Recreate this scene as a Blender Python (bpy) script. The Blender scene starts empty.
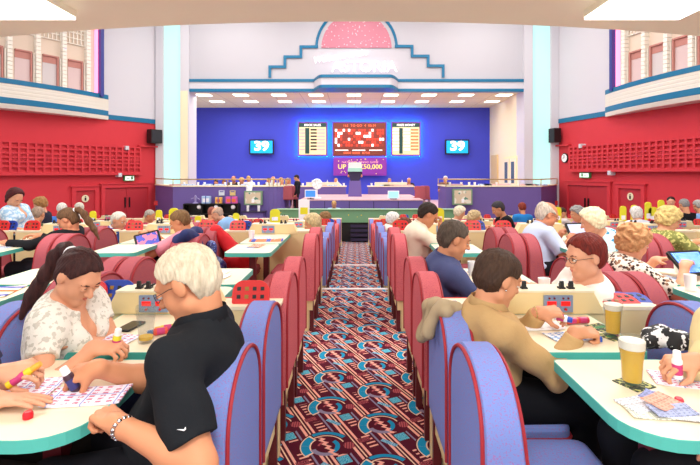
import bpy, bmesh, math, random
import numpy as np
from mathutils import Vector, Matrix, Euler
random.seed(7)
sc = bpy.context.scene
COL = sc.collection
PI = math.pi

# ------------------------------------------------------------------ camera
F = 470.0
CX, CY, EYE = 355.0, 173.0, 1.5
cam_d = bpy.data.cameras.new('camera'); cam = bpy.data.objects.new('camera', cam_d); COL.objects.link(cam)
cam.location = (0, 0, EYE); cam.rotation_euler = (PI/2, 0, 0)
cam_d.sensor_width = 36; cam_d.lens = F/700*36
cam_d.shift_x = -(CX-350)/700; cam_d.shift_y = -(232.5-CY)/700
cam_d.clip_start = 0.05; cam_d.clip_end = 200
sc.camera = cam
def at(px, py, d):
    return Vector(((px-CX)*d/F, d, EYE-(py-CY)*d/F))

# ------------------------------------------------------------------ light
sc.view_settings.view_transform = 'Standard'; sc.view_settings.look = 'None'
sc.view_settings.gamma = 1.0; sc.view_settings.exposure = 0.0; sc.view_settings.use_curve_mapping = False
w = bpy.data.worlds.new('world'); sc.world = w; w.use_nodes = True
w.node_tree.nodes['Background'].inputs[0].default_value = (0.97, 0.98, 1.0, 1)
w.node_tree.nodes['Background'].inputs[1].default_value = 1.55
def area(name, loc, rot, sx, sy, power, col=(1, .99, .95)):
    l = bpy.data.lights.new(name, 'AREA'); l.shape = 'RECTANGLE'; l.size = sx; l.size_y = sy
    l.energy = power; l.color = col
    o = bpy.data.objects.new(name, l); COL.objects.link(o); o.location = loc; o.rotation_euler = rot
    return o
# high lamps of the auditorium ceiling (above the soffit)
for ax in (-5.2, 0, 5.2):
    for ay in (7.5, 12.5, 17):
        area('auditorium_lamp', (ax, ay, 8.3), (0, 0, 0), 3.4, 2.6, 112, (1, .97, .92))
# lamps of the low ceiling; those behind and above the camera are added
for lx in (-2.95, 2.38):
    for ly in (-1.6, 3.3):
        area('troffer_lamp', (lx, ly, 2.79), (0, 0, 0), .8, 1.3, 54)
area('troffer_lamp', (0, .2, 2.79), (0, 0, 0), .8, 1.3, 50)  # added overhead lamp, out of view
# lamps over the stage floor
area('stage_lamp', (-.6, 21.8, 4.75), (0, 0, 0), 13, 3.6, 420, (1, .95, .86))

# ------------------------------------------------------------------ node helpers
def lin(c):
    return tuple(((v/255)/12.92 if v/255 <= .04045 else ((v/255+.055)/1.055)**2.4) for v in c)
class E:
    nt = None
    def __init__(s, sock): s.s = sock
    @staticmethod
    def m(op, *a):
        n = E.nt.nodes.new('ShaderNodeMath'); n.operation = op
        for i, v in enumerate(a):
            if isinstance(v, E): E.nt.links.new(v.s, n.inputs[i])
            else: n.inputs[i].default_value = float(v)
        return E(n.outputs[0])
    def __add__(s, o): return E.m('ADD', s, o)
    __radd__ = __add__
    def __sub__(s, o): return E.m('SUBTRACT', s, o)
    def __rsub__(s, o): return E.m('SUBTRACT', o, s)
    def __mul__(s, o): return E.m('MULTIPLY', s, o)
    __rmul__ = __mul__
    def __truediv__(s, o): return E.m('DIVIDE', s, o)
    def __lt__(s, o): return E.m('LESS_THAN', s, o)
    def __gt__(s, o): return E.m('GREATER_THAN', s, o)
def fract(a): return E.m('FRACT', a)
def floor_(a): return E.m('FLOOR', a)
def absx(a): return E.m('ABSOLUTE', a)
def sqrtx(a): return E.m('SQRT', a)
def maxx(a, b): return E.m('MAXIMUM', a, b)
def minx(a, b): return E.m('MINIMUM', a, b)
def band(a, lo, hi): return (a > lo)*(a < hi)
def mixc(fac, c1, c2):
    n = E.nt.nodes.new('ShaderNodeMix'); n.data_type = 'RGBA'
    for k, v in ((0, fac), (6, c1), (7, c2)):
        if isinstance(v, E): E.nt.links.new(v.s, n.inputs[k])
        elif k == 0: n.inputs[k].default_value = v
        else: n.inputs[k].default_value = (*v, 1)
    return E(n.outputs[2])
def coords(kind='Object'):
    tc = E.nt.nodes.new('ShaderNodeTexCoord'); sp = E.nt.nodes.new('ShaderNodeSeparateXYZ')
    E.nt.links.new(tc.outputs[kind], sp.inputs[0])
    return E(sp.outputs[0]), E(sp.outputs[1]), E(sp.outputs[2]), E(tc.outputs[kind])
def noise(scale, vec=None, detail=3, rough=.5, sc3=None):
    n = E.nt.nodes.new('ShaderNodeTexNoise'); n.inputs['Scale'].default_value = scale
    n.inputs['Detail'].default_value = detail; n.inputs['Roughness'].default_value = rough
    if vec is not None:
        if sc3:
            mp = E.nt.nodes.new('ShaderNodeMapping'); mp.inputs['Scale'].default_value = sc3
            E.nt.links.new(vec.s, mp.inputs[0]); vec = E(mp.outputs[0])
        E.nt.links.new(vec.s, n.inputs['Vector'])
    return E(n.outputs['Fac'])
def voro(scale, vec, feature='F1', out='Distance'):
    n = E.nt.nodes.new('ShaderNodeTexVoronoi'); n.inputs['Scale'].default_value = scale; n.feature = feature
    E.nt.links.new(vec.s, n.inputs['Vector']); return E(n.outputs[out])
MATS = {}
def mat(name, rgb, rough=.6, metal=0, emit=None, es=0, vary=0, vscale=20, bump=0, bscale=60, spec=.5, trans=0, ior=1.45, alpha=1, pat=None, bsc3=None, sss=0, coat=0):
    if name in MATS: return MATS[name]
    m = bpy.data.materials.new(name); m.use_nodes = True; nt = m.node_tree; E.nt = nt
    b = nt.nodes['Principled BSDF']; c = lin(rgb)
    b.inputs['Base Color'].default_value = (*c, 1); b.inputs['Roughness'].default_value = rough
    b.inputs['Metallic'].default_value = metal; b.inputs['Specular IOR Level'].default_value = spec
    b.inputs['IOR'].default_value = ior; b.inputs['Transmission Weight'].default_value = trans; b.inputs['Alpha'].default_value = alpha
    if coat: b.inputs['Coat Weight'].default_value = coat
    if emit: b.inputs['Emission Color'].default_value = (*lin(emit), 1); b.inputs['Emission Strength'].default_value = es
    x = y = z = v = None
    if vary or bump or pat: x, y, z, v = coords()
    if vary:
        n = noise(vscale, v); f = (n-.5)*(vary*2)+1.0
        k = E.nt.nodes.new('ShaderNodeVectorMath'); k.operation = 'SCALE'; k.inputs[0].default_value = c
        nt.links.new(f.s, k.inputs['Scale']); nt.links.new(k.outputs[0], b.inputs['Base Color'])
    if pat:
        r = pat(x, y, z, v, c); nt.links.new(r.s, b.inputs['Base Color'])
        if emit and es: nt.links.new(r.s, b.inputs['Emission Color'])
    if bump:
        n = noise(bscale, v, 4, .6, bsc3); bn = nt.nodes.new('ShaderNodeBump'); bn.inputs['Strength'].default_value = bump
        bn.inputs['Distance'].default_value = .01
        nt.links.new(n.s, bn.inputs['Height']); nt.links.new(bn.outputs[0], b.inputs['Normal'])
    MATS[name] = m; return m

# ------------------------------------------------------------------ mesh helpers
class MB:
    def __init__(s): s.v = []; s.f = []; s.mi = []; s.sm = []
    def add(s, vs, fs, mi=0, sm=False):
        k = len(s.v); s.v += [tuple(v) for v in vs]; s.f += [tuple(i+k for i in f) for f in fs]
        s.mi += [mi]*len(fs); s.sm += [sm]*len(fs); return s
    def box(s, x0, x1, y0, y1, z0, z1, mi=0, M=None):
        vs = [Vector(p) for p in ((x0,y0,z0),(x1,y0,z0),(x1,y1,z0),(x0,y1,z0),(x0,y0,z1),(x1,y0,z1),(x1,y1,z1),(x0,y1,z1))]
        if M: vs = [M @ v for v in vs]
        return s.add(vs, [(3,2,1,0),(4,5,6,7),(0,1,5,4),(1,2,6,5),(2,3,7,6),(3,0,4,7)], mi)
    def tube(s, pts, r, n=8, mi=0, closed=False, cap=True):
        pts = [Vector(p) for p in pts]; L = len(pts); rs = r if isinstance(r, (list, tuple)) else [r]*L
        vs = []; up = Vector((0, 0, 1))
        pv = None
        for i, p in enumerate(pts):
            a = pts[(i-1) % L] if (i > 0 or closed) else p; b = pts[(i+1) % L] if (i < L-1 or closed) else p
            t = (b-a).normalized()
            if pv is None:
                u = t.cross(up);
                if u.length < 1e-3: u = t.cross(Vector((1, 0, 0)))
                u.normalize()
            else:
                u = pv - t*pv.dot(t)
                if u.length < 1e-5: u = t.orthogonal()
                u.normalize()
            pv = u; w_ = t.cross(u)
            for k in range(n):
                an = 2*PI*k/n; vs.append(p+(u*math.cos(an)+w_*math.sin(an))*rs[i])
        fs = []
        for i in range(L if closed else L-1):
            j = (i+1) % L
            for k in range(n): fs.append((i*n+k, i*n+(k+1) % n, j*n+(k+1) % n, j*n+k))
        s.add(vs, fs, mi, True)
        if cap and not closed:
            k0 = len(s.v)-L*n
            s.f += [tuple(k0+k for k in range(n-1, -1, -1)), tuple(k0+(L-1)*n+k for k in range(n))]; s.mi += [mi]*2; s.sm += [False]*2
        return s
    def lathe(s, prof, n=24, c=(0, 0, 0), mi=0, M=None):
        vs = []; c = Vector(c)
        for r, z in prof:
            for k in range(n):
                a = 2*PI*k/n; p = Vector((r*math.cos(a), r*math.sin(a), z)); p = (M @ p) if M else p; vs.append(p+c)
        fs = []
        for i in range(len(prof)-1):
            for k in range(n): fs.append((i*n+k, i*n+(k+1) % n, (i+1)*n+(k+1) % n, (i+1)*n+k))
        s.add(vs, fs, mi, True)
        k0 = len(s.v)-len(prof)*n
        if prof[0][0] > 1e-4: s.f.append(tuple(k0+k for k in range(n-1, -1, -1))); s.mi.append(mi); s.sm.append(False)
        if prof[-1][0] > 1e-4: s.f.append(tuple(k0+(len(prof)-1)*n+k for k in range(n))); s.mi.append(mi); s.sm.append(False)
        return s
    def ell(s, c, r, n=16, m=10, mi=0, M=None):
        vs = []; c = Vector(c)
        for i in range(m+1):
            th = PI*i/m
            for k in range(n):
                a = 2*PI*k/n; p = Vector((r[0]*math.sin(th)*math.cos(a), r[1]*math.sin(th)*math.sin(a), r[2]*math.cos(th)))
                vs.append((M @ p if M else p)+c)
        fs = []
        for i in range(m):
            for k in range(n): fs.append((i*n+k, (i+1)*n+k, (i+1)*n+(k+1) % n, i*n+(k+1) % n))
        return s.add(vs, fs, mi, True)
    def prism(s, out, fn, t0, t1, mi=0, sm=False):
        """outline out (2D) extruded from t0 to t1; fn(a,b,t)->3D"""
        n = len(out)
        vs = [fn(a, b, t0) for a, b in out]+[fn(a, b, t1) for a, b in out]
        s.add(vs, [(i, (i+1) % n, n+(i+1) % n, n+i) for i in range(n)], mi, sm)
        k = len(s.v)-2*n
        s.f += [tuple(k+i for i in range(n-1, -1, -1)), tuple(k+n+i for i in range(n))]; s.mi += [mi]*2; s.sm += [False]*2
        return s
    def build(s, name, m, parent=None, bevel=0, loc=None, fix=True):
        me = bpy.data.meshes.new(name); me.from_pydata([tuple(v) for v in s.v], [], s.f)
        ms = m if isinstance(m, (list, tuple)) else [m]
        for q in ms: me.materials.append(q)
        me.polygons.foreach_set('material_index', s.mi); me.polygons.foreach_set('use_smooth', s.sm); me.update()
        if fix:
            bm = bmesh.new(); bm.from_mesh(me); bmesh.ops.remove_doubles(bm, verts=bm.verts, dist=1e-6)
            bmesh.ops.recalc_face_normals(bm, faces=bm.faces)
            for e in bm.edges:
                if len(e.link_faces) == 2 and e.calc_face_angle(0) > .7: e.smooth = False
            if bevel:
                es = [e for e in bm.edges if len(e.link_faces) == 2 and e.calc_face_angle(0) > .6]
                bmesh.ops.bevel(bm, geom=es, offset=bevel, segments=2, affect='EDGES', profile=.5, clamp_overlap=True)
            bm.to_mesh(me); bm.free()
        o = bpy.data.objects.new(name, me); COL.objects.link(o)
        if parent: o.parent = parent
        if loc: o.location = loc
        return o
def empty(name, loc=(0, 0, 0), rz=0, rot=None):
    o = bpy.data.objects.new(name, None); o.empty_display_size = .1; COL.objects.link(o); o.location = loc
    o.rotation_euler = rot if rot else (0, 0, rz); return o
def tag(o, label=None, cat=None, group=None, kind=None):
    if label: o['label'] = label
    if cat: o['category'] = cat
    if group: o['group'] = group
    if kind: o['kind'] = kind
    return o
KIDS = {}
def copy_tree(o, parent=None):
    c = o.copy(); COL.objects.link(c); c.parent = parent
    for ch in [k for k in KIDS.setdefault(o.name, list(o.children))]: copy_tree(ch, c)
    return c
def struct(o): o['kind'] = 'structure'; return o
def text_obj(name, s, size, m, parent, loc, rot, ext=.004, bold=0, align='CENTER', sx=1, shear=0):
    cu = bpy.data.curves.new(name, 'FONT'); cu.body = s; cu.size = size; cu.extrude = ext; cu.offset = bold
    cu.align_x = align; cu.align_y = 'CENTER'; cu.shear = shear; cu.resolution_u = 3
    t = bpy.data.objects.new('tmp', cu); COL.objects.link(t)
    dg = bpy.context.evaluated_depsgraph_get(); me = bpy.data.meshes.new_from_object(t.evaluated_get(dg)); bpy.data.objects.remove(t)
    me.materials.clear(); me.materials.append(m)
    o = bpy.data.objects.new(name, me); COL.objects.link(o); o.location = loc; o.rotation_euler = rot; o.scale = (sx, 1, 1)
    if parent: o.parent = parent
    return o
def rrect(x0, x1, y0, y1, r, n=5):
    """rounded rectangle; r may be 4 radii: (x1,y1),(x0,y1),(x0,y0),(x1,y0)"""
    rs = r if isinstance(r, (list, tuple)) else [r]*4; out = []
    for (cx, cy, a0, rr) in ((x1, y1, 0, rs[0]), (x0, y1, 90, rs[1]), (x0, y0, 180, rs[2]), (x1, y0, 270, rs[3])):
        sx = -1 if cx == x1 else 1; sy = -1 if cy == y1 else 1
        k = n if rr > 0 else 0
        for i in range(k+1):
            a = math.radians(a0+(90*i/k if k else 0)); out.append((cx+sx*rr+rr*math.cos(a), cy+sy*rr+rr*math.sin(a)))
    return out
XY = lambda a, b, t: (a, b, t)
XZ = lambda a, b, t: (a, t, b)
YZ = lambda a, b, t: (t, a, b)
# ------------------------------------------------------------------ materials
def carpet(x, y, z, v, c):
    Wd, Hd = .32, .43
    col_i = floor_(x/Wd); px = (fract(x/Wd)-.5)*Wd
    yo = y/Hd+col_i*.5; py = (fract(yo)-.5)*Hd
    base = lin((84, 24, 42)); pink = lin((244, 176, 160)); teal = lin((26, 142, 186)); sal = lin((176, 84, 92)); lav = lin((140, 132, 160)); cream = lin((240, 206, 176))
    m_ = x*.896+y*.444+.03; l_ = x*.444-y*.896
    fm = fract(m_/.191); fl = fract(l_/.034)
    col = mixc(band(fm, .06, .15), base, pink)
    col = mixc(band(fm, .21, .25), col, cream)
    col = mixc(band(fm, .32, .40), col, pink)
    col = mixc(band(fm, .52, .80)*band(fl, .0, .38)*(fract(l_/.24) < .62), col, pink)
    col = mixc(band(fm, .86, .92), col, lav)
    def motif(col, px, py):
        r = sqrtx(px*px+py*py); ang = E.m('ARCTAN2', py, px)
        col = mixc((r < .150)*(py > -.07), col, base)
        col = mixc(band(r, .082, .142)*(absx(absx(ang)-2.75) < .42), col, cream)
        col = mixc(band(r, .090, .136)*(absx(absx(ang)-2.78) < .36), col, teal)
        col = mixc(band(r, .118, .144)*band(ang, .75, 2.25), col, teal)
        col = mixc(band(r, .100, .108)*band(ang, .45, 2.4), col, cream)
        col = mixc(band(r, .052, .078)*band(ang, -1.2, .9), col, teal)
        col = mixc(band(r, .060, .088)*band(ang, -2.7, -1.0), col, lav)
        col = mixc(band(r, .034, .046)*band(ang, 1.2, 3.1), col, sal)
        zz = absx(fract(py/.036)-.5)*.05
        col = mixc((absx(px+py*.55-zz+.004) < .013)*(absx(py) < .085), col, pink)
        return col
    col = motif(col, px, py)
    def block(col, px, py, cx, cy, a, b, ca, sa, c1, c2, sc=170):
        dx = px-cx; dy = py-cy; q = absx(dx*ca+dy*sa); q2 = absx(dy*ca-dx*sa)
        return mixc((q < a)*(q2 < b), col, mixc(noise(sc, v, 1) > .5, c1, c2))
    col = block(col, px, py, .105, -.120, .034, .034, .9, .43, teal, lin((120, 200, 215)))
    col = block(col, px, py, .03, -.180, .050, .014, .8, -.6, teal, lin((160, 200, 220)))
    col = block(col, px, py, -.11, -.150, .036, .020, .9, .43, sal, base)
    q3 = sqrtx((px-.128)*(px-.128)+(py-.01)*(py-.01)); col = mixc((q3 < .032), col, sal); col = mixc(band(fract(px/.014), 0, .3)*(q3 < .032), col, base)
    f = noise(300, v, 2)
    return mixc((f-.4)*.35, col, base)
def weave(speck, amt=.5, sc=230, thr=.56):
    def f(x, y, z, v, c):
        return mixc((noise(sc, v, 2, .7) > thr)*amt, c, lin(speck))
    return f
def paper_pat(ink, ink2, bw=.034, bh=.021):
    def f(x, y, z, v, c):
        gu = fract(x/bw); gv = fract(y/bh); n = noise(1/bw*2.4, v, 1)
        col = mixc(band(gu, .25, .75)*band(gv, .25, .8)*(n > .42), c, lin(ink))
        lu = fract(x/(bw*3)); lv = fract(y/(bh*4))
        col = mixc(maxx(lu < .045, lv < .06), col, lin(ink2)); return col
    return f
def vor_pat(cols, scale, w=.22):
    def f(x, y, z, v, c):
        col = c; i = 0
        E_v = voro(scale, v); n = noise(scale*.5, v, 2)
        for i, q in enumerate(cols):
            lo = i/len(cols)*.9+.1
            col = mixc((E_v < w*2)*(n > lo*.75), col, lin(q))
        return col
    return f
def strand_pat(c2, sc=(90, 90, 14)):
    def f(x, y, z, v, c):
        n = noise(1, v, 3, .6, sc); return mixc(E.m('MULTIPLY', maxx(n-.35, 0), 2.2), c, lin(c2))
    return f
def floral(c2, sc=30, thr=.5):
    def f(x, y, z, v, c): return mixc((noise(sc, v, 2, .5) > thr), c, lin(c2))
    return f
M_carpet = mat('patterned_carpet', (90, 30, 46), .95, pat=carpet, spec=.1)
M_floor = mat('dark_floor', (70, 40, 50), .9, spec=.1)
M_nosing = mat('step_nosing', (225, 215, 215), .5)
M_soffit = mat('tan_soffit_paint', (250, 250, 226), .8, spec=.2, vary=.02, vscale=2)
M_white = mat('white_wall_paint', (208, 206, 214), .7, spec=.2)
M_cream = mat('cream_wall_paint', (244, 230, 196), .7, spec=.2)
M_red = mat('red_wall_paint', (206, 60, 70), .6, spec=.2, vary=.04, vscale=3)
M_teal = mat('teal_trim_paint', (0, 108, 150), .4)
M_blue = mat('blue_stage_wall', (72, 80, 204), .7, spec=.2, vary=.05, vscale=.6)
M_purple = mat('purple_parapet_paint', (108, 90, 160), .6, vary=.04, vscale=2)
M_purple_d = mat('dark_purple_panel', (48, 38, 70), .6)
M_pinkcarpet = mat('pink_stage_carpet', (206, 168, 176), .95, vary=.25, vscale=9, spec=.1)
M_black = mat('black_plastic', (18, 18, 20), .45)
M_brass = mat('brass_rail', (190, 160, 110), .3, .9)
M_chrome = mat('chrome', (205, 208, 212), .2, 1)
M_green = mat('green_speckled_panel', (112, 158, 120), .6, pat=lambda x, y, z, v, c: mixc((voro(6, v) < .12), c, lin((225, 200, 60))))
M_lamp = mat('lamp_lens', (255, 255, 250), .5, emit=(255, 253, 245), es=4.0)
M_lamp2 = mat('downlight_lens', (255, 255, 250), .5, emit=(255, 250, 238), es=3.0)
M_cyan = mat('cyan_light_cove', (176, 232, 228), .6, emit=(196, 250, 246), es=.42)
M_neonpink = mat('pink_neon', (255, 120, 160), .4, emit=(255, 130, 165), es=2.2)
M_neonwhite = mat('white_neon', (255, 240, 242), .4, emit=(255, 236, 240), es=1.6)
M_neonblue = mat('blue_backlight', (0, 120, 255), .4, emit=(0, 200, 255), es=40)
M_pinkglit = mat('pink_glitter_panel', (196, 122, 140), .5, pat=lambda x, y, z, v, c: mixc(voro(9, v) < .2, mixc(noise(.8, v)*.6, c, lin((176, 92, 116))), lin((245, 200, 210))))
M_beige = mat('beige_laminate', (236, 214, 160), .5, vary=.02, vscale=5)
M_beige_l = mat('pale_laminate', (240, 228, 198), .45)
M_table = mat('cream_laminate', (240, 226, 198), .35)
M_edge = mat('teal_edge_band', (84, 186, 172), .4)
M_maroonmetal = mat('maroon_painted_metal', (96, 26, 34), .4)
M_cblue = mat('blue_upholstery', (116, 136, 198), .85, pat=weave((176, 84, 140), .5, 170, .58), bump=.15, bscale=300, spec=.2)
M_cpink = mat('pink_upholstery', (204, 104, 110), .85, pat=weave((170, 66, 96), .5, 170, .56), bump=.15, bscale=300, spec=.2)
M_cmar = mat('maroon_upholstery', (172, 88, 94), .85, pat=weave((128, 66, 104), .4, 170, .56), bump=.15, bscale=300, spec=.2)
M_piping = mat('dark_red_piping', (158, 36, 46), .6)
M_panelgrey = mat('grey_blue_metal', (138, 158, 190), .45, .3)
M_redplastic = mat('red_plastic', (212, 34, 34), .35)
M_blueplastic = mat('blue_plastic', (26, 60, 160), .35)
M_yellow = mat('yellow_card', (230, 222, 40), .5)
M_paper = mat('bingo_paper', (240, 236, 250), .7, pat=paper_pat((205, 120, 150), (150, 160, 220)))
M_paper_b = mat('blue_bingo_paper', (238, 244, 252), .7, pat=paper_pat((90, 140, 215), (110, 165, 225)))
M_paper_w = mat('plain_white_paper', (246, 244, 248), .7)
M_orange = mat('orange_print', (228, 110, 60), .6)
M_wood = mat('tan_wood', (196, 150, 92), .5)
M_glass = mat('clear_glass', (130, 140, 130), .04, alpha=.14, spec=.8)
M_beer = mat('beer', (236, 186, 0), .12)
M_foam = mat('beer_foam', (255, 250, 236), .8)
M_screen = mat('blue_tablet_screen', (60, 120, 230), .2, emit=(60, 120, 235), es=.8, pat=lambda x, y, z, v, c: mixc(band(fract(x/.02), .2, .7)*band(fract(y/.012), .3, .8)*(noise(60, v) > .42)*(absx(x) > .006), c, lin((190, 225, 255))))

# ------------------------------------------------------------------ floor, levels
def FD(d):   # height of the hall floor at depth d
    if d < 6.1: return 0.0
    if d < 9.1: return -.28
    return -.52-(min(d, 15.0)-9.1)*.03
b = MB()
def slab(y0, y1, z0, z1, x=10.5, m=None):
    b.add([(-x, y0, z0), (x, y0, z0), (x, y1, z1), (-x, y1, z1), (-x, y0, -1.4), (x, y0, -1.4), (x, y1, -1.4), (-x, y1, -1.4)],
          [(0, 1, 2, 3), (0, 4, 5, 1), (1, 5, 6, 2), (2, 6, 7, 3), (3, 7, 4, 0), (7, 6, 5, 4)])
slab(-3, 6.1, 0, 0); slab(6.1, 9.1, -.28, -.28, 11); slab(9.1, 15, -.52, -.70, 12.5); slab(15, 20.5, -.70, -.70, 12.5)
struct(b.build('floor', M_carpet))
b = MB(); b.box(-.60, .60, 6.04, 6.115, -.012, .006); b.box(-.62, .62, 6.10, 6.112, -.28, 0)
b.box(-.60, .60, 9.04, 9.115, -.295, -.274); 
struct(b.build('trim_1', M_nosing))

# ------------------------------------------------------------------ balcony soffit overhead with troffers
b = MB(); N = 36
def edge_y(x): return 4.34+.040*x*x-.0002*x**4
xs = [-9+18*i/N for i in range(N+1)]
out = [(x, edge_y(x) if abs(x) < 7 else edge_y(7)) for x in xs]+[(9, -3), (-9, -3)]
b.prism(out, XY, 2.9, 3.6)
struct(b.build('ceiling', M_soffit))
b = MB(); b.box(-13, 13, 4.4, 20.2, 9.0, 9.2)
struct(b.build('ceiling_auditorium', M_white))
for ax in (-5.2, 0, 5.2):
    for ay in (7.5, 12.5, 17):
        t = empty('ceiling_light', (ax, ay, 9.0)); tag(t, 'large flat light panel high on the auditorium ceiling', 'ceiling light', 'high ceiling lights')
        MB().box(-1.75, 1.75, -1.35, 1.35, -.12, 0).build('frame', M_white, t)
        MB().box(-1.7, 1.7, -1.3, 1.3, -.14, -.121).build('diffuser', M_lamp2, t)
k = 0
for lx, wdt in ((-2.95, 1.1), (2.38, .82)):
    for ly, lab in ((-1.6, None), (3.3, 1)):
        t = empty('ceiling_light', (lx, ly, 2.9))
        side = 'left' if lx < 0 else 'right'
        if lab: tag(t, 'bright white fluorescent light box on the tan soffit at the top %s of the photo' % side, 'ceiling light')
        else: tag(t, 'added unseen light box on the tan soffit behind the camera, %s side' % side, 'ceiling light')  # rear boxes are added as extra light, out of view
        h = wdt/2
        f = MB(); f.box(-h, h, -.75, .75, -.06, 0); f.build('housing', M_soffit, t)
        MB().box(-h+.004, h-.004, -.746, .746, -.082, -.0601).build('lens', M_lamp, t)
t = empty('ceiling_light', (0, .2, 2.9)); tag(t, 'added unseen light box on the tan soffit straight above the camera', 'ceiling light')  # overhead box added out of view for more light
MB().box(-.4, .4, -.7, .7, -.06, 0).build('housing', M_soffit, t); MB().box(-.39, .39, -.69, .69, -.08, -.0601).build('lens', M_lamp, t)

# ------------------------------------------------------------------ splayed side walls
class Wall:   # vertical plane through A along unit dir e (xy); n points into the hall
    def __init__(s, A, B, sign):
        s.A = Vector((*A, 0)); s.e = (Vector((*B, 0))-s.A).normalized(); s.n = Vector((s.e.y, -s.e.x, 0))*sign
    def ray(s, px, py, off=0):
        d = Vector(((px-CX)/F, 1, -(py-CY)/F)); o = Vector((0, 0, EYE)); A = s.A+s.n*off
        t = (A-o).dot(s.n)/d.dot(s.n); p = o+d*t
        return (p-s.A).dot(s.e), p.z
    def P(s, u, z, off=0): return s.A+s.e*u+s.n*off+Vector((0, 0, z))
    def frame(s, u, z, off=0):   # matrix with x along the wall, y into the wall (away from the hall), z up
        m = Matrix.Identity(4); x = s.e; y = -s.n
        for i in range(3): m[i][0] = x[i]; m[i][1] = y[i]; m[i][2] = (0, 0, 1)[i]
        m.translation = s.P(u, z, off); return m
WL = Wall((-8.25, 19.6), (-11.25, 14.9), 1); WR = Wall((8.42, 19.6), (9.87, 13.4), -1)
for W_ in (WL, WR):
    if W_.n.x*(1 if W_ is WL else -1) < 0: W_.n = -W_.n
def wbox(mb, W_, u0, u1, z0, z1, o0, o1, mi=0):
    vs = [W_.P(u, z, o) for z in (z0, z1) for u, o in ((u0, o0), (u1, o0), (u1, o1), (u0, o1))]
    mb.add(vs, [(3, 2, 1, 0), (4, 5, 6, 7), (0, 1, 5, 4), (1, 2, 6, 5), (2, 3, 7, 6), (3, 0, 4, 7)], mi)
def wrect(mb, W_, x0, y0, x1, y1, o0, o1, mi=0):   # pixel rectangle -> box on the wall
    u0, z0 = W_.ray(x0, (y0+y1)/2); u1, _ = W_.ray(x1, (y0+y1)/2); um = (x0+x1)/2
    _, za = W_.ray(um, y1); _, zb = W_.ray(um, y0)
    wbox(mb, W_, min(u0, u1), max(u0, u1), za, zb, o0, o1, mi)
    return (u0+u1)/2, (za+zb)/2, abs(u1-u0), zb-za
ZT = {}
for W_, side, tx, ty in ((WL, 'left', 130, 119.5), (WR, 'right', 590, 116.5)):
    zt = W_.ray(tx, ty)[1]; ZT[side] = zt
    L = 14 if side == 'left' else 14
    b = MB(); wbox(b, W_, -.3, L, -.9, zt-.08, -.3, 0); struct(b.build('wall_'+side, M_red))
    b = MB(); wbox(b, W_, -.3, L, zt+.1, 9.1, -.3, 0); struct(b.build('wall_'+side+'_upper', M_white))
    b = MB(); wbox(b, W_, -.3, L, zt-.08, zt+.1, -.3, .04); struct(b.build('trim_2' if side == 'left' else 'trim_3', M_teal))

def lattice(W_, x0, x1, y0, y1, side):
    u0 = W_.ray(x0, 160)[0]; u1 = W_.ray(x1, 160)[0]; u0, u1 = min(u0, u1), max(u0, u1)
    xm = (x0+x1)/2; zb = W_.ray(xm, y1)[1]; zt = W_.ray(xm, y0)[1]
    b = MB(); wbox(b, W_, u0, u1, zb, zt, 0, .10)
    h = zt-zb; nb = max(2, int(round((u1-u0)/.25)))
    du = (u1-u0)/nb
    for i in range(nb+1):
        u = u0+i*du; wbox(b, W_, u-.035, u+.035, zb, zt, .10, .18)
    for f in (0, .2, .36, .50, .64, .82, 1): wbox(b, W_, u0, u1, zb+f*h-.03, zb+f*h+.03, .10, .17)
    for i in range(nb):
        u = u0+(i+.5)*du
        if (i//2) % 2 == 0:
            for f in (.43, .57): wbox(b, W_, u-du/2, u+du/2, zb+f*h-.015, zb+f*h+.015, .10, .15)
            wbox(b, W_, u-.015, u+.015, zb+.33*h, zb+.66*h, .10, .15)
    wbox(b, W_, u0-.05, u1+.05, zb-.09, zb-.02, 0, .2)
    o = b.build('lattice_panel', M_red)
    tag(o, 'long red fretwork grille panel on the red wall, %s side' % side, 'wall panel')
lattice(WL, -150, 138, 141, 172.6, 'left'); lattice(WR, 573, 800, 138.5, 168.5, 'right')

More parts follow.
